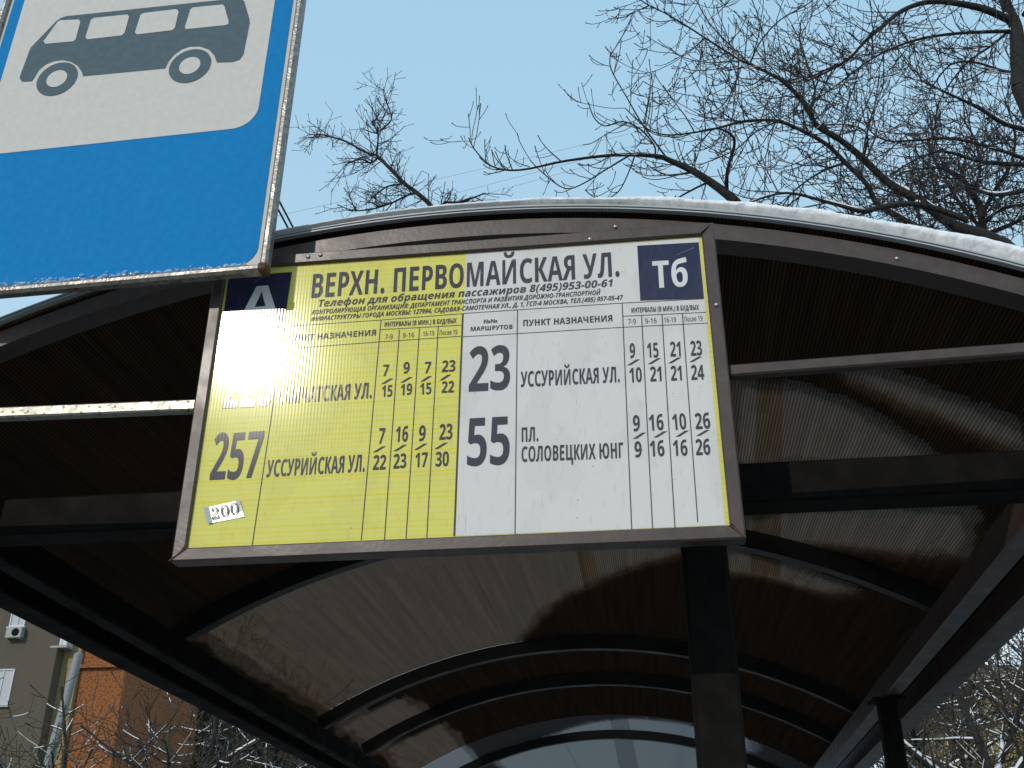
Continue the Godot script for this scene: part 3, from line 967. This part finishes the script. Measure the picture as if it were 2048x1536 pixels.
func smooth_line(p: Array, per := 4) -> Array:
	var pts := PackedVector3Array()
	var rad := PackedFloat32Array()
	for i in p.size() - 1:
		var a: Vector3 = p[maxi(i - 1, 0)][0]
		var b: Vector3 = p[i][0]
		var c: Vector3 = p[i + 1][0]
		var d: Vector3 = p[mini(i + 2, p.size() - 1)][0]
		for k in per:
			var f := float(k) / per
			pts.append(b.cubic_interpolate(c, a, d, f))
			rad.append(lerpf(p[i][1], p[i + 1][1], f))
	pts.append(p[-1][0]); rad.append(p[-1][1])
	return [pts, rad]

func twig_line(from: Vector3, dir: Vector3, length: float, r: float, droop: float, rise: float, tip: float) -> Array:
	var m := maxi(4, int(length / 0.09))
	m = mini(m, 12)
	var pts := PackedVector3Array([from])
	var rad := PackedFloat32Array([r])
	var d := dir.normalized()
	var p := from
	for i in m:
		var f := float(i + 1) / m
		d += Vector3(0, -1, 0) * droop * (1.0 - f) / m * 4.0 + Vector3.UP * rise * f / m * 4.0
		d += Vector3(rng.randfn(), rng.randfn(), rng.randfn()) * 0.07
		d = d.normalized()
		p += d * (length / m)
		pts.append(p)
		rad.append(lerpf(r, tip, f))
	rad[m] = tip * 1.5          # the bud
	return [pts, rad]

# side shoots along a line, each with shoots of its own
func shoots(mb: MB, line: Array, per_m: float, length: float, spec: Dictionary, level: int, snow: MB = null):
	var pts: PackedVector3Array = line[0]
	var rad: PackedFloat32Array = line[1]
	var total := 0.0
	for i in pts.size() - 1: total += pts[i].distance_to(pts[i + 1])
	var count := int(total * per_m + rng.randf())
	for c in count:
		var f := rng.randf_range(spec.get("from", 0.05), 1.0)
		var w := f * (pts.size() - 1)
		var i := mini(int(w), pts.size() - 2)
		var p := pts[i].lerp(pts[i + 1], w - i)
		var tg := (pts[i + 1] - pts[i]).normalized()
		var q := tg.cross(Vector3(rng.randfn(), rng.randfn(), rng.randfn())).normalized()
		var an := deg_to_rad(rng.randf_range(30, 75))
		var d := tg * cos(an) + q * sin(an)
		var l := length * rng.randf_range(0.45, 1.25)
		var r := minf(rad[i] * 0.65, spec.r * (1.0 if level == 0 else 0.72))
		r = maxf(r, spec.tip)
		var tl := twig_line(p, d, l, r, spec.droop, spec.rise, spec.tip)
		mb.tube(tl[0], tl[1], 4 if level == 0 else 3, false)
		if snow and level == 0 and rng.randf() < spec.get("snow", 0.0): lay_snow(snow, tl, 0.55)
		if level + 1 < spec.levels: shoots(mb, tl, spec.sub, length * spec.get("shrink", 0.45), spec, level + 1, snow)

# snow caught on the upper side of a branch, in broken pieces
func lay_snow(mb: MB, line: Array, share: float, thick := 1.0):
	var pts: PackedVector3Array = line[0]
	var rad: PackedFloat32Array = line[1]
	var on := rng.randf() < share
	var run := PackedVector3Array()
	var rr := PackedFloat32Array()
	for i in pts.size() - 1:
		for k in 2:
			var f := k * 0.5
			if rng.randf() < 0.22: on = rng.randf() < share
			var tg := (pts[i + 1] - pts[i]).normalized()
			var flat := sqrt(maxf(0.0, 1.0 - tg.y * tg.y))
			if on and flat > 0.45:
				var r := lerpf(rad[i], rad[i + 1], f)
				var s := maxf(r * rng.randf_range(0.7, 1.0), 0.0045) * flat * thick
				run.append(pts[i].lerp(pts[i + 1], f) + Vector3.UP * (r * 0.75 + s * 0.35))
				rr.append(s)
			elif run.size() > 0:
				if run.size() > 1: mb.tube(run, rr, 5)
				run = PackedVector3Array(); rr = PackedFloat32Array()
	if run.size() > 1: mb.tube(run, rr, 5)

func traced(points: Array, z: float, z_end: float, widen := 0.82) -> Array:
	var p := []
	for i in points.size():
		var zz := lerpf(z, z_end, float(i) / (points.size() - 1))
		var w := pix(points[i][0], points[i][1], zz)
		p.append([w, points[i][2] * 0.5 * w.distance_to(Vector3(0, EYE, 0)) / FOCAL * widen])
	return smooth_line(p)

func build_tree(called: String, label: String, group: String, sd: int, base: Vector3, trunk: Array, limbs: Array, spec: Dictionary, twigm: Material):
	rng.seed = sd
	var o := thing(called, label, "tree", base, group)
	var mb := MB.new()
	var tl := smooth_line(trunk, 5)
	mb.tube(tl[0], tl[1], 9)
	part("trunk", mb, M.bark, o)
	var tw := MB.new()
	var sn := MB.new()
	for l in limbs:
		mb = MB.new()
		mb.tube(l[0], l[1], 7)
		part("limb", mb, M.bark, o)
		shoots(tw, l, spec.per_m, spec.length, spec, 0, sn)
		lay_snow(sn, l, spec.get("snow", 0.3), spec.get("thick", 1.0))
	lay_snow(sn, tl, spec.get("snow", 0.3))
	tag(part("twigs", tw, twigm, o), "", "", "", "stuff")
	if sn.v.size() > 0: tag(part("snow", sn, M.twig_snow, o), "snow caught along the branches", "", "", "stuff")

# limbs grown freely from a trunk
func free_limbs(top: Vector3, n: int, length: float, r: float, flat: float) -> Array:
	var out := []
	for i in n:
		var a := TAU * (i + rng.randf_range(-0.3, 0.3)) / n
		var d := Vector3(cos(a) * flat, rng.randf_range(0.5, 1.1), sin(a) * flat)
		var st := top + Vector3(0, -rng.randf_range(0.0, 1.0), 0)
		var l := twig_line(st, d, length * rng.randf_range(0.7, 1.15), r, 0.0, 0.1, r * 0.25)
		out.append(l)
		for k in 3:
			var j := rng.randi_range(2, l[0].size() - 3)
			var dd := (d.normalized() + Vector3(rng.randfn(), rng.randfn() * 0.6 + 0.2, rng.randfn()) * 0.8)
			out.append(twig_line(l[0][j], dd, length * rng.randf_range(0.4, 0.7), l[1][j] * 0.7, 0.0, 0.15, r * 0.15))
	return out

func foot(p: Vector3) -> Vector3:
	return Vector3(p.x, 0, p.z)

func build_trees():
	# small distant crown beside the stop sign
	var z := -15.0
	var l := [
		traced([[880, 445, 13], [869, 427, 12], [857, 406, 12], [834, 386, 11], [808, 366, 10], [783, 340, 9], [753, 310, 7]], z, z),
		traced([[753, 310, 6], [732, 305, 5], [694, 284, 5], [664, 274, 4], [643, 269, 3], [615, 270, 2]], z, z - 0.3),
		traced([[753, 310, 6], [756, 282, 4], [755, 264, 4], [745, 244, 3], [753, 234, 2.5], [732, 198, 2]], z, z + 0.4),
		traced([[755, 264, 4], [783, 239, 3], [770, 198, 2.5], [767, 178, 2]], z, z + 0.4),
		traced([[829, 387, 6], [814, 391, 5], [783, 406, 4.5], [745, 418, 4], [707, 421, 3], [674, 409, 2.5]], z, z + 0.4),
		traced([[803, 368, 5], [775, 373, 4], [753, 388, 4], [742, 396, 3]], z, z - 0.4),
		traced([[874, 425, 7], [890, 405, 6], [905, 406, 5], [930, 401, 5], [971, 386, 3]], z, z + 0.2),
		traced([[756, 315, 5], [742, 326, 4], [720, 318, 4], [690, 330, 3]], z, z + 0.4),
	]
	var s: Vector3 = l[0][0][0]
	build_tree("pollarded_tree", "bare tree with one leaning knobbly limb rising behind the snowy roof", "bare trees behind the shelter", 11, foot(s) + Vector3(3.2, 0, 0),
		[[foot(s) + Vector3(3.2, 0, 0), 0.16], [foot(s) + Vector3(2.9, 3, 0), 0.13], [foot(s) + Vector3(1.5, s.y - 2.0, 0), 0.10], [s, l[0][1][0]]], l,
		{"per_m": 15.0, "length": 0.55, "r": 0.010, "tip": 0.0044, "droop": 0.05, "rise": 0.12, "levels": 2, "sub": 9.0, "shrink": 0.42, "snow": 0.0}, M.twig)
	# the tree whose limb arches out over the roof
	z = -11.0
	l = [
		traced([[1508, 455, 27], [1470, 402, 24], [1400, 350, 18], [1345, 323, 14], [1310, 312, 11], [1230, 310, 8], [1130, 322, 6], [1040, 340, 5], [985, 333, 4], [950, 300, 3], [937, 275, 2.5]], z, z + 0.8),
		traced([[1453, 385, 11], [1455, 340, 8], [1469, 281, 7], [1440, 258, 5], [1400, 262, 4]], z, z + 1.0),
		traced([[1310, 312, 5], [1308, 290, 4], [1280, 258, 4], [1245, 243, 3.5], [1210, 252, 3], [1188, 235, 3], [1177, 205, 2.5]], z + 0.6, z + 1.0),
		traced([[1335, 318, 5], [1287, 252, 4], [1252, 192, 3], [1222, 138, 3], [1221, 105, 2.5]], z + 0.5, z + 0.4),
		traced([[1262, 309, 5], [1210, 340, 4], [1170, 365, 3.5], [1130, 377, 3], [1085, 345, 3], [1060, 320, 2.5]], z + 0.6, z + 0.9),
		traced([[1270, 310, 4], [1255, 350, 3], [1235, 385, 3], [1200, 400, 2.5], [1170, 380, 2.5]], z + 0.6, z + 0.2),
		traced([[1420, 362, 6], [1350, 400, 4], [1325, 440, 3]], z + 0.2, z),
		traced([[1385, 345, 5], [1340, 350, 4], [1310, 340, 3], [1290, 325, 2.5]], z + 0.2, z - 0.6),
	]
	s = l[0][0][0]
	build_tree("maple_tree", "bare tree whose long arching limb dips over the middle of the roof", "bare trees behind the shelter", 12, foot(s) + Vector3(-0.55, 0, -0.4),
		[[foot(s) + Vector3(-0.55, 0, -0.4), 0.20], [foot(s) + Vector3(-0.5, 3, -0.4), 0.17], [foot(s) + Vector3(0.1, s.y - 1.0, -0.2), 0.14], [s, l[0][1][0]]], l,
		{"per_m": 6.0, "length": 0.52, "r": 0.0085, "tip": 0.0046, "droop": 0.24, "rise": 0.42, "levels": 2, "sub": 3.6, "shrink": 0.5, "snow": 0.3}, M.twig)
	# the tree with two long diagonal limbs
	z = -12.5
	l = [
		traced([[1905, 450, 26], [1843, 405, 22], [1777, 365, 18], [1726, 317, 16], [1682, 281, 14], [1635, 252, 13], [1620, 226, 12], [1598, 193, 11], [1562, 160, 8], [1500, 128, 6], [1478, 119, 5], [1409, 75, 4], [1375, 53, 4], [1328, 25, 3], [1300, 12, 3], [1281, 0, 2.5]], z, z + 1.6),
		traced([[1905, 500, 18], [1857, 470, 16], [1803, 437, 15], [1755, 408, 13], [1733, 368, 12], [1693, 328, 11], [1657, 292, 10], [1613, 266, 9], [1555, 242, 8], [1500, 242, 7], [1469, 247, 6], [1422, 259, 5], [1344, 270, 4], [1297, 259, 3], [1250, 216, 2.5]], z - 0.3, z + 1.5),
		traced([[1935, 440, 16], [1865, 416, 14], [1814, 408, 13], [1755, 416, 12], [1726, 423, 11], [1657, 405, 8], [1573, 386, 6], [1500, 405, 4], [1460, 425, 3]], z + 0.5, z + 1.4),
		traced([[1620, 226, 6], [1630, 180, 5], [1615, 130, 4], [1600, 85, 3], [1602, 40, 2.5]], z + 0.6, z + 0.2),
		traced([[1697, 117, 5], [1630, 150, 4], [1590, 165, 3], [1560, 170, 3]], z, z),
		traced([[1500, 128, 4], [1520, 85, 3.5], [1560, 40, 3], [1620, 5, 3], [1640, -20, 3]], z + 1.0, z + 0.8),
		traced([[1690, 325, 6], [1640, 345, 5], [1590, 380, 4], [1560, 420, 3]], z, z + 0.8),
		traced([[1555, 242, 4], [1510, 265, 3.5], [1470, 300, 3], [1400, 330, 2.5]], z + 1.0, z + 1.6),
		traced([[1478, 119, 4], [1470, 170, 3], [1440, 215, 2.5], [1400, 230, 2.5]], z + 1.3, z + 1.9),
		traced([[1409, 75, 3], [1370, 110, 2.5], [1345, 105, 2.5]], z + 1.4, z + 1.6),
		traced([[1500, 128, 3.5], [1430, 60, 3], [1400, 15, 2.5], [1395, -10, 2]], z + 1.1, z + 0.6),
		traced([[1726, 317, 6], [1735, 270, 4], [1700, 250, 3], [1640, 250, 3]], z, z + 0.8),
	]
	s = l[0][0][0]
	build_tree("maple_tree", "bare tree with two thick parallel limbs slanting up across the sky", "bare trees behind the shelter", 13, foot(s) + Vector3(1.4, 0, -0.3),
		[[foot(s) + Vector3(1.4, 0, -0.3), 0.26], [foot(s) + Vector3(1.3, 3, -0.3), 0.22], [foot(s) + Vector3(1.0, s.y - 1.2, -0.2), 0.17], [s, l[0][1][0]]], l,
		{"per_m": 8.5, "length": 0.9, "r": 0.0095, "tip": 0.0050, "droop": 0.18, "rise": 0.42, "levels": 3, "sub": 3.3, "shrink": 0.5, "snow": 0.35}, M.twig)
	# the tree with the upright trunk
	z = -13.5
	l = [
		traced([[2040, 175, 36], [2036, 109, 32], [2032, 55, 28], [2018, 25, 24], [2010, 0, 22], [1990, -60, 18]], z, z),
		traced([[2018, 40, 18], [1967, 18, 16], [1901, 5, 13], [1850, 5, 11], [1803, 22, 10], [1762, 55, 9], [1733, 80, 8], [1697, 117, 7], [1657, 142, 5], [1609, 164, 4]], z, z + 1.5),
		traced([[2030, 62, 9], [1923, 66, 7], [1843, 77, 6], [1784, 97, 5], [1737, 122, 4], [1682, 164, 4], [1631, 200, 3]], z, z + 1.2),
		traced([[2062, 262, 12], [2010, 248, 10], [1956, 215, 8], [1894, 186, 5], [1840, 160, 3]], z, z + 0.8),
		traced([[2060, 330, 12], [1967, 324, 9], [1886, 303, 6], [1830, 320, 4], [1780, 350, 3]], z, z + 0.6),
		traced([[2050, 318, 9], [1985, 296, 7], [1901, 277, 6], [1828, 281, 5], [1773, 281, 4], [1735, 255, 3], [1722, 205, 2.5]], z, z + 1.0),
		traced([[2048, 30, 12], [2075, -10, 10], [2100, -60, 8]], z, z),
		traced([[2055, 380, 12], [1990, 390, 9], [1930, 375, 7], [1880, 400, 5], [1830, 415, 4]], z + 0.3, z + 1.0),
		traced([[2052, 150, 9], [2000, 140, 6], [1950, 125, 5], [1900, 130, 4], [1860, 180, 3]], z, z - 0.9),
		traced([[2025, 55, 7], [1985, 90, 5], [1930, 130, 4], [1880, 200, 3], [1870, 260, 3]], z, z - 0.9),
	]
	s = pix(2160, 520, z)
	build_tree("maple_tree", "bare tree with a thick upright trunk and limbs stretching over the roof", "bare trees behind the shelter", 14, foot(s) + Vector3(0.3, 0, 0),
		[[foot(s) + Vector3(0.3, 0, 0), 0.28], [foot(s) + Vector3(0.25, 3, 0), 0.25], [s, 0.20], [pix(2110, 330, z), 0.16], [pix(2040, 175, z), l[0][1][0]]], l,
		{"per_m": 9.0, "length": 0.9, "r": 0.0095, "tip": 0.0052, "droop": 0.18, "rise": 0.40, "levels": 3, "sub": 3.5, "shrink": 0.5, "snow": 0.3}, M.twig)
	# thicket behind, low at the right
	z = -16.0
	l = [
		traced([[1970, 520, 20], [1963, 430, 17], [1945, 385, 14], [1915, 350, 9], [1870, 335, 6], [1800, 345, 4]], z, z + 0.5),
		traced([[1963, 430, 12], [1990, 380, 9], [2020, 330, 7], [2030, 270, 5], [2010, 200, 3]], z, z),
		traced([[1945, 385, 9], [1960, 340, 7], [1950, 280, 5], [1920, 230, 3]], z, z),
		traced([[1970, 480, 12], [1900, 440, 9], [1850, 400, 7], [1800, 390, 5], [1740, 370, 3]], z, z + 0.4),
		traced([[1970, 470, 12], [2040, 440, 9], [2090, 400, 7], [2120, 350, 5]], z, z),
		traced([[1970, 500, 12], [1900, 480, 9], [1830, 460, 6], [1780, 450, 4], [1700, 440, 3]], z, z + 0.6),
		traced([[1966, 450, 10], [2000, 420, 8], [2060, 410, 6], [2100, 430, 5]], z, z + 0.6),
		traced([[1966, 460, 10], [1930, 420, 8], [1890, 360, 6], [1860, 300, 4], [1850, 250, 3]], z, z - 0.6),
	]
	s = l[0][0][0]
	build_tree("thicket_tree", "dense dark bare tree low behind the deepest roof snow", "bare trees behind the shelter", 15, foot(s),
		[[foot(s), 0.2], [foot(s) + Vector3(0.1, 4, 0), 0.17], [s, l[0][1][0]]], l,
		{"per_m": 12.0, "length": 1.05, "r": 0.013, "tip": 0.0065, "droop": 0.1, "rise": 0.25, "levels": 3, "sub": 3.6, "shrink": 0.5, "snow": 0.25}, M.twig)
	# snow-laden garden trees under the left eaves
	var k := 0
	for q in [[420, 1520, -10.0, "young bare tree with snowy branches in front of the orange house"], [560, 1560, -11.5, "young bare tree with snowy branches beneath the long dark eaves"], [120, 1600, -12.5, "young bare tree with sparse snowy branches before the grey brick house"]]:
		rng.seed = 300 + k
		var c := pix(q[0], q[1], q[2])
		var tl := []
		tl = [[foot(c), 0.09], [foot(c) + Vector3(0.05, c.y * 0.5, 0.05), 0.075], [c, 0.055]]
		var ls := free_limbs(c, 6, 1.5, 0.026, 1.0)
		ls.append(twig_line(c, Vector3(0.1, 1, 0), 1.3, 0.03, 0, 0, 0.01))
		build_tree("garden_tree", q[3], "snowy young trees beside the shelter", 400 + k, foot(c), tl, ls,
			{"per_m": 7.0, "length": 0.6, "r": 0.010, "tip": 0.004, "droop": 0.05, "rise": 0.15, "levels": 3 if k < 2 else 2, "sub": 3.6, "shrink": 0.5, "snow": 0.62, "from": 0.1}, M.twig_brown)
		k += 1
	# and beyond the right eaves
	for q in [[1985, 1560, -9.0, 2.0, "bare tree with thick snow on its boughs beside the slim column"], [2130, 1420, -12.0, 2.2, "tall bare tree in front of the ochre house"], [1860, 1600, -14.0, 2.0, "dense bare tree with snowy twigs behind the shelter column"]]:
		rng.seed = 340 + k
		var c := pix(q[0], q[1], q[2])
		var tl := [[foot(c), 0.11], [foot(c) + Vector3(-0.06, c.y * 0.5, 0.05), 0.09], [c, 0.065]]
		var ls := free_limbs(c, 7, q[3], 0.034, 1.1)
		ls.append(twig_line(c, Vector3(-0.1, 1, 0), 1.6, 0.036, 0, 0, 0.012))
		build_tree("garden_tree", q[4], "snowy young trees beside the shelter", 440 + k, foot(c), tl, ls,
			{"per_m": 8.0, "length": 0.65, "r": 0.011, "tip": 0.0042, "droop": 0.05, "rise": 0.12, "levels": 2, "sub": 4.5, "shrink": 0.5, "snow": 0.75, "thick": 1.35, "from": 0.1}, M.twig_brown)
		k += 1

# ------------------------------------------------------------------ houses
func window_at(parent: Node3D, c: Vector3, w: float, h: float, curtain: bool):
	var mb := MB.new()
	for e in [[-0.5, 0, 0.06, h], [0.5, 0, 0.06, h], [0.02, 0, 0.05, h - 0.06]]:
		mb.box(c + Vector3(e[0] * (w - 0.06), 0, 0.03), Vector3(e[2] * 0.5, e[3] * 0.5, 0.04), 0.008)
	for e in [-0.5, 0.5]:
		mb.box(c + Vector3(0, e * (h - 0.06), 0.03), Vector3(w * 0.5 - 0.061, 0.03, 0.038), 0.008)
	var f := part("window", mb, M.window_white, parent)
	mb = MB.new()
	mb.box(c + Vector3(0, 0, 0.012), Vector3(w * 0.5 - 0.062, h * 0.5 - 0.062, 0.006))
	part("pane", mb, M.curtain if curtain else M.glass, f)
	mb = MB.new()
	mb.box(c + Vector3(0, -h * 0.5 - 0.04, 0.07), Vector3(w * 0.5 + 0.08, 0.025, 0.09), 0.008)
	part("sill", mb, M.window_white, f)

func house_walls(o: Node3D, m: Material, x0: float, x1: float, top: float, z0: float, z1: float):
	var mb := MB.new()
	mb.box(Vector3((x0 + x1) * 0.5, top * 0.5, (z0 + z1) * 0.5), Vector3((x1 - x0) * 0.5, top * 0.5, (z0 - z1) * 0.5), 0.02)
	part("wall", mb, m, o)
	mb = MB.new()
	mb.box(Vector3((x0 + x1) * 0.5, top + 0.15, (z0 + z1) * 0.5), Vector3((x1 - x0) * 0.5 + 0.5, 0.15, (z0 - z1) * 0.5 + 0.5), 0.03)
	part("roof", mb, M.roof_tin, o)

func build_houses():
	# grey brick block at the left
	var z := -48.0
	var c := pix(98, 1385, z)
	var o := thing("brick_house", "grey brown brick apartment block with an air conditioner under its window", "building", Vector3(c.x - 8, 0, z - 5))
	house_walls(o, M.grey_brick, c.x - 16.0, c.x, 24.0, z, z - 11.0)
	var w := pix(40, 1225, z)
	window_at(o, Vector3(w.x, w.y + 0.4, z), 0.8, 2.2, true)
	for e in [[2, 1375, 1.1, 1.7], [-130, 1235, 1.3, 1.8], [-150, 1375, 1.3, 1.8]]:
		w = pix(e[0], e[1], z)
		window_at(o, Vector3(w.x, w.y, z), e[2], e[3], true)
	w = pix(35, 1268, z)
	var mb := MB.new()
	mb.box(Vector3(w.x, w.y, z + 0.22), Vector3(0.40, 0.26, 0.15), 0.02)
	var ac := part("air_conditioner", mb, M.ac_grey, o)
	mb = MB.new()
	mb.tube(PackedVector3Array([Vector3(w.x + 0.10, w.y, z + 0.365), Vector3(w.x + 0.10, w.y, z + 0.385)]), PackedFloat32Array([0.19, 0.19]), 18)
	part("fan_grille", mb, M.black, ac)
	for e in [-0.3, 0.3]:
		mb = MB.new()
		mb.box(Vector3(w.x + e, w.y - 0.29, z + 0.16), Vector3(0.02, 0.025, 0.16), 0.004)
		part("bracket", mb, M.ac_grey, ac)
	# orange house with a pale brick pier and a white balcony
	z = -48.9
	var a := pix(100, 1400, z)
	var b := pix(150, 1400, z)
	var e2 := pix(240, 1420, z)
	o = thing("orange_house", "orange plastered house with a pale yellow brick pier and white balcony", "building", Vector3((a.x + e2.x) * 0.5, 0, z - 4))
	house_walls(o, M.orange, a.x - 0.8, e2.x, 25.0, z, z - 9.0)
	mb = MB.new()
	mb.box(Vector3((a.x - 0.8 + b.x) * 0.5, 12.4, z + 0.12), Vector3((b.x - a.x + 0.8) * 0.5, 12.4, 0.12), 0.01)
	part("brick_pier", mb, M.yellow_brick, o)
	var led := pix(240, 1332, z)
	mb = MB.new()
	mb.box(Vector3((b.x + e2.x) * 0.5 + 0.05, led.y, z + 0.11), Vector3((e2.x - b.x) * 0.5, 0.09, 0.11), 0.01)
	part("string_course", mb, M.orange, o)
	var bl := pix(140, 1280, z)
	mb = MB.new()
	mb.box(Vector3(bl.x, bl.y + 0.15, z + 0.55), Vector3(0.36, 0.62, 0.30), 0.02)
	var bal := part("balcony", mb, M.window_white, o)
	mb = MB.new()
	mb.box(Vector3(bl.x, bl.y - 0.53, z + 0.55), Vector3(0.42, 0.05, 0.36), 0.01)
	part("balcony_slab", mb, M.ac_grey, bal)
	for sx in [-0.38, 0.12, 0.38]:
		mb = MB.new()
		mb.box(Vector3(bl.x + sx * 0.9, bl.y + 0.15, z + 0.86), Vector3(0.022, 0.6, 0.012), 0.004)
		part("mullion", mb, M.window_white, bal)
	for e in [[-0.9, 6.0], [-0.9, 3.0]]:
		window_at(o, Vector3(e2.x + e[0] - 0.6, e[1], z), 1.2, 1.5, false)
	# brown block far behind the garden trees
	z = -62.0
	a = pix(225, 1400, z)
	b = pix(560, 1480, z)
	o = thing("brown_house", "dark brown brick block behind the snowy young trees", "building", Vector3((a.x + b.x) * 0.5, 0, z - 5))
	house_walls(o, M.brown_brick, a.x, b.x, 14.2, z, z - 10.0)
	for r in 2:
		for k in 2: window_at(o, Vector3(a.x + 2.8 + k * 4.0, 7.4 + r * 3.3, z), 1.5, 1.7, false)
	# ochre house beyond the right eaves
	z = -26.0
	a = pix(1975, 1400, z)
	o = thing("ochre_house", "ochre brick house with a snowy roof glimpsed through snowy boughs", "building", Vector3(a.x + 6, 0, z - 5))
	house_walls(o, M.yellow_brick, a.x, a.x + 12.0, 6.6, z, z - 10.0)
	for k in 3: window_at(o, Vector3(a.x + 2.2 + k * 3.4, 4.6, z), 1.2, 1.5, false)
	mb = MB.new()
	var r0 := Vector3(a.x - 0.4, 6.92, z + 0.5)
	var r1 := Vector3(a.x + 12.4, 6.92, z + 0.5)
	var t0 := Vector3(a.x - 0.4, 9.6, z - 5.0)
	var t1 := Vector3(a.x + 12.4, 9.6, z - 5.0)
	var q0 := Vector3(a.x - 0.4, 6.92, z - 10.5)
	var q1 := Vector3(a.x + 12.4, 6.92, z - 10.5)
	mb.quad(r0, r1, t1, t0, Vector3(0, 1, 0.5)); mb.quad(q0, q1, t1, t0, Vector3(0, 1, -0.5))
	mb.tri(r0, q0, t0, Vector3(-1, 0, 0)); mb.tri(r1, q1, t1, Vector3(1, 0, 0))
	part("gable_roof", mb, M.twig_snow, o)

func build_pole_and_cables():
	var z := -14.0
	var t := pix(157, 1310, z)
	var b := pix(95, 1536, z)
	var d := (t - b) / (t.y - b.y)
	var g := b - d * b.y
	var o := thing("grey_pole", "plain grey steel pole standing before the orange house", "pole", g)
	var mb := MB.new()
	mb.tube(PackedVector3Array([g, t]), PackedFloat32Array([0.078, 0.060]), 18)
	part("shaft", mb, M.pole_grey, o)
	mb = MB.new()
	mb.ball(t, Vector3(0.061, 0.03, 0.061), 6, 14)
	part("cap", mb, M.pole_grey, o)
	# a pair of cables running along the street above the roof
	for e in [-2.430, -2.392]:
		var p := PackedVector3Array()
		var r := PackedFloat32Array()
		for i in 25:
			var f := i / 24.0
			p.append(Vector3(e * K * 1.35 + 0.02 * f, EYE + 4.6 * K * 1.35 - 0.5 * f * (1.0 - f), lerpf(2.0, -60.0, f)))
			r.append(0.008)
		mb = MB.new()
		mb.tube(p, r, 6)
		tag(part("street_cable", mb, M.cable, self), "black cable of a pair running along the street above the roof", "cable", "pair of cables along the street")
	# thin wires far off, across the sky
	for q in [[[560, 414], [900, 352], [1200, 283], [1560, 175]], [[900, 372], [1130, 340], [1420, 240], [1560, 190]], [[880, 395], [1000, 378], [1280, 300], [1600, 190]]]:
		var p := PackedVector3Array()
		var a := pix(q[0][0], q[0][1], -26.0)
		var c := pix(q[3][0], q[3][1], -26.0)
		var a2 := a + (a - c) * 0.8
		var c2 := c + (c - a) * 1.0
		var r := PackedFloat32Array()
		for i in 33:
			var f := i / 32.0
			p.append(a2.lerp(c2, f) - Vector3(0, 1.6 * 4.0 * f * (1.0 - f) * 0.25, 0)); r.append(0.006)
		mb = MB.new()
		mb.tube(p, r, 4)
		tag(part("overhead_wire", mb, M.pole_grey, self), "thin pale wire strung across the sky behind the trees", "wire", "thin wires across the sky")
	# cable slung past the grey brick house
	var pp := PackedVector3Array()
	var rr := PackedFloat32Array()
	var u := pix(-60, 1180, -18.0)
	var w := pix(300, 1345, -18.0)
	for i in 21:
		var f := lerpf(-1.0, 2.0, i / 20.0)
		pp.append(u.lerp(w, f) - Vector3(0, 0.05 * f * (1.0 - f), 0)); rr.append(0.009)
	mb = MB.new()
	mb.tube(pp, rr, 5)
	tag(part("house_cable", mb, M.cable, self), "black cable slanting in front of the grey brick house", "cable")

func build_ground():
	var mb := MB.new()
	mb.quad(Vector3(-300, 0, -400), Vector3(300, 0, -400), Vector3(300, 0, 200), Vector3(-300, 0, 200), Vector3.UP)
	tag(part("ground", mb, M.ground, self), "trodden grey snow and wet asphalt", "", "", "structure")

func _ready():
	setup_view()
	make_materials()
	build_ground()
	build_shelter()
	build_roof_snow()
	build_board()
	build_stop_sign()
	build_houses()
	build_pole_and_cables()
	build_trees()
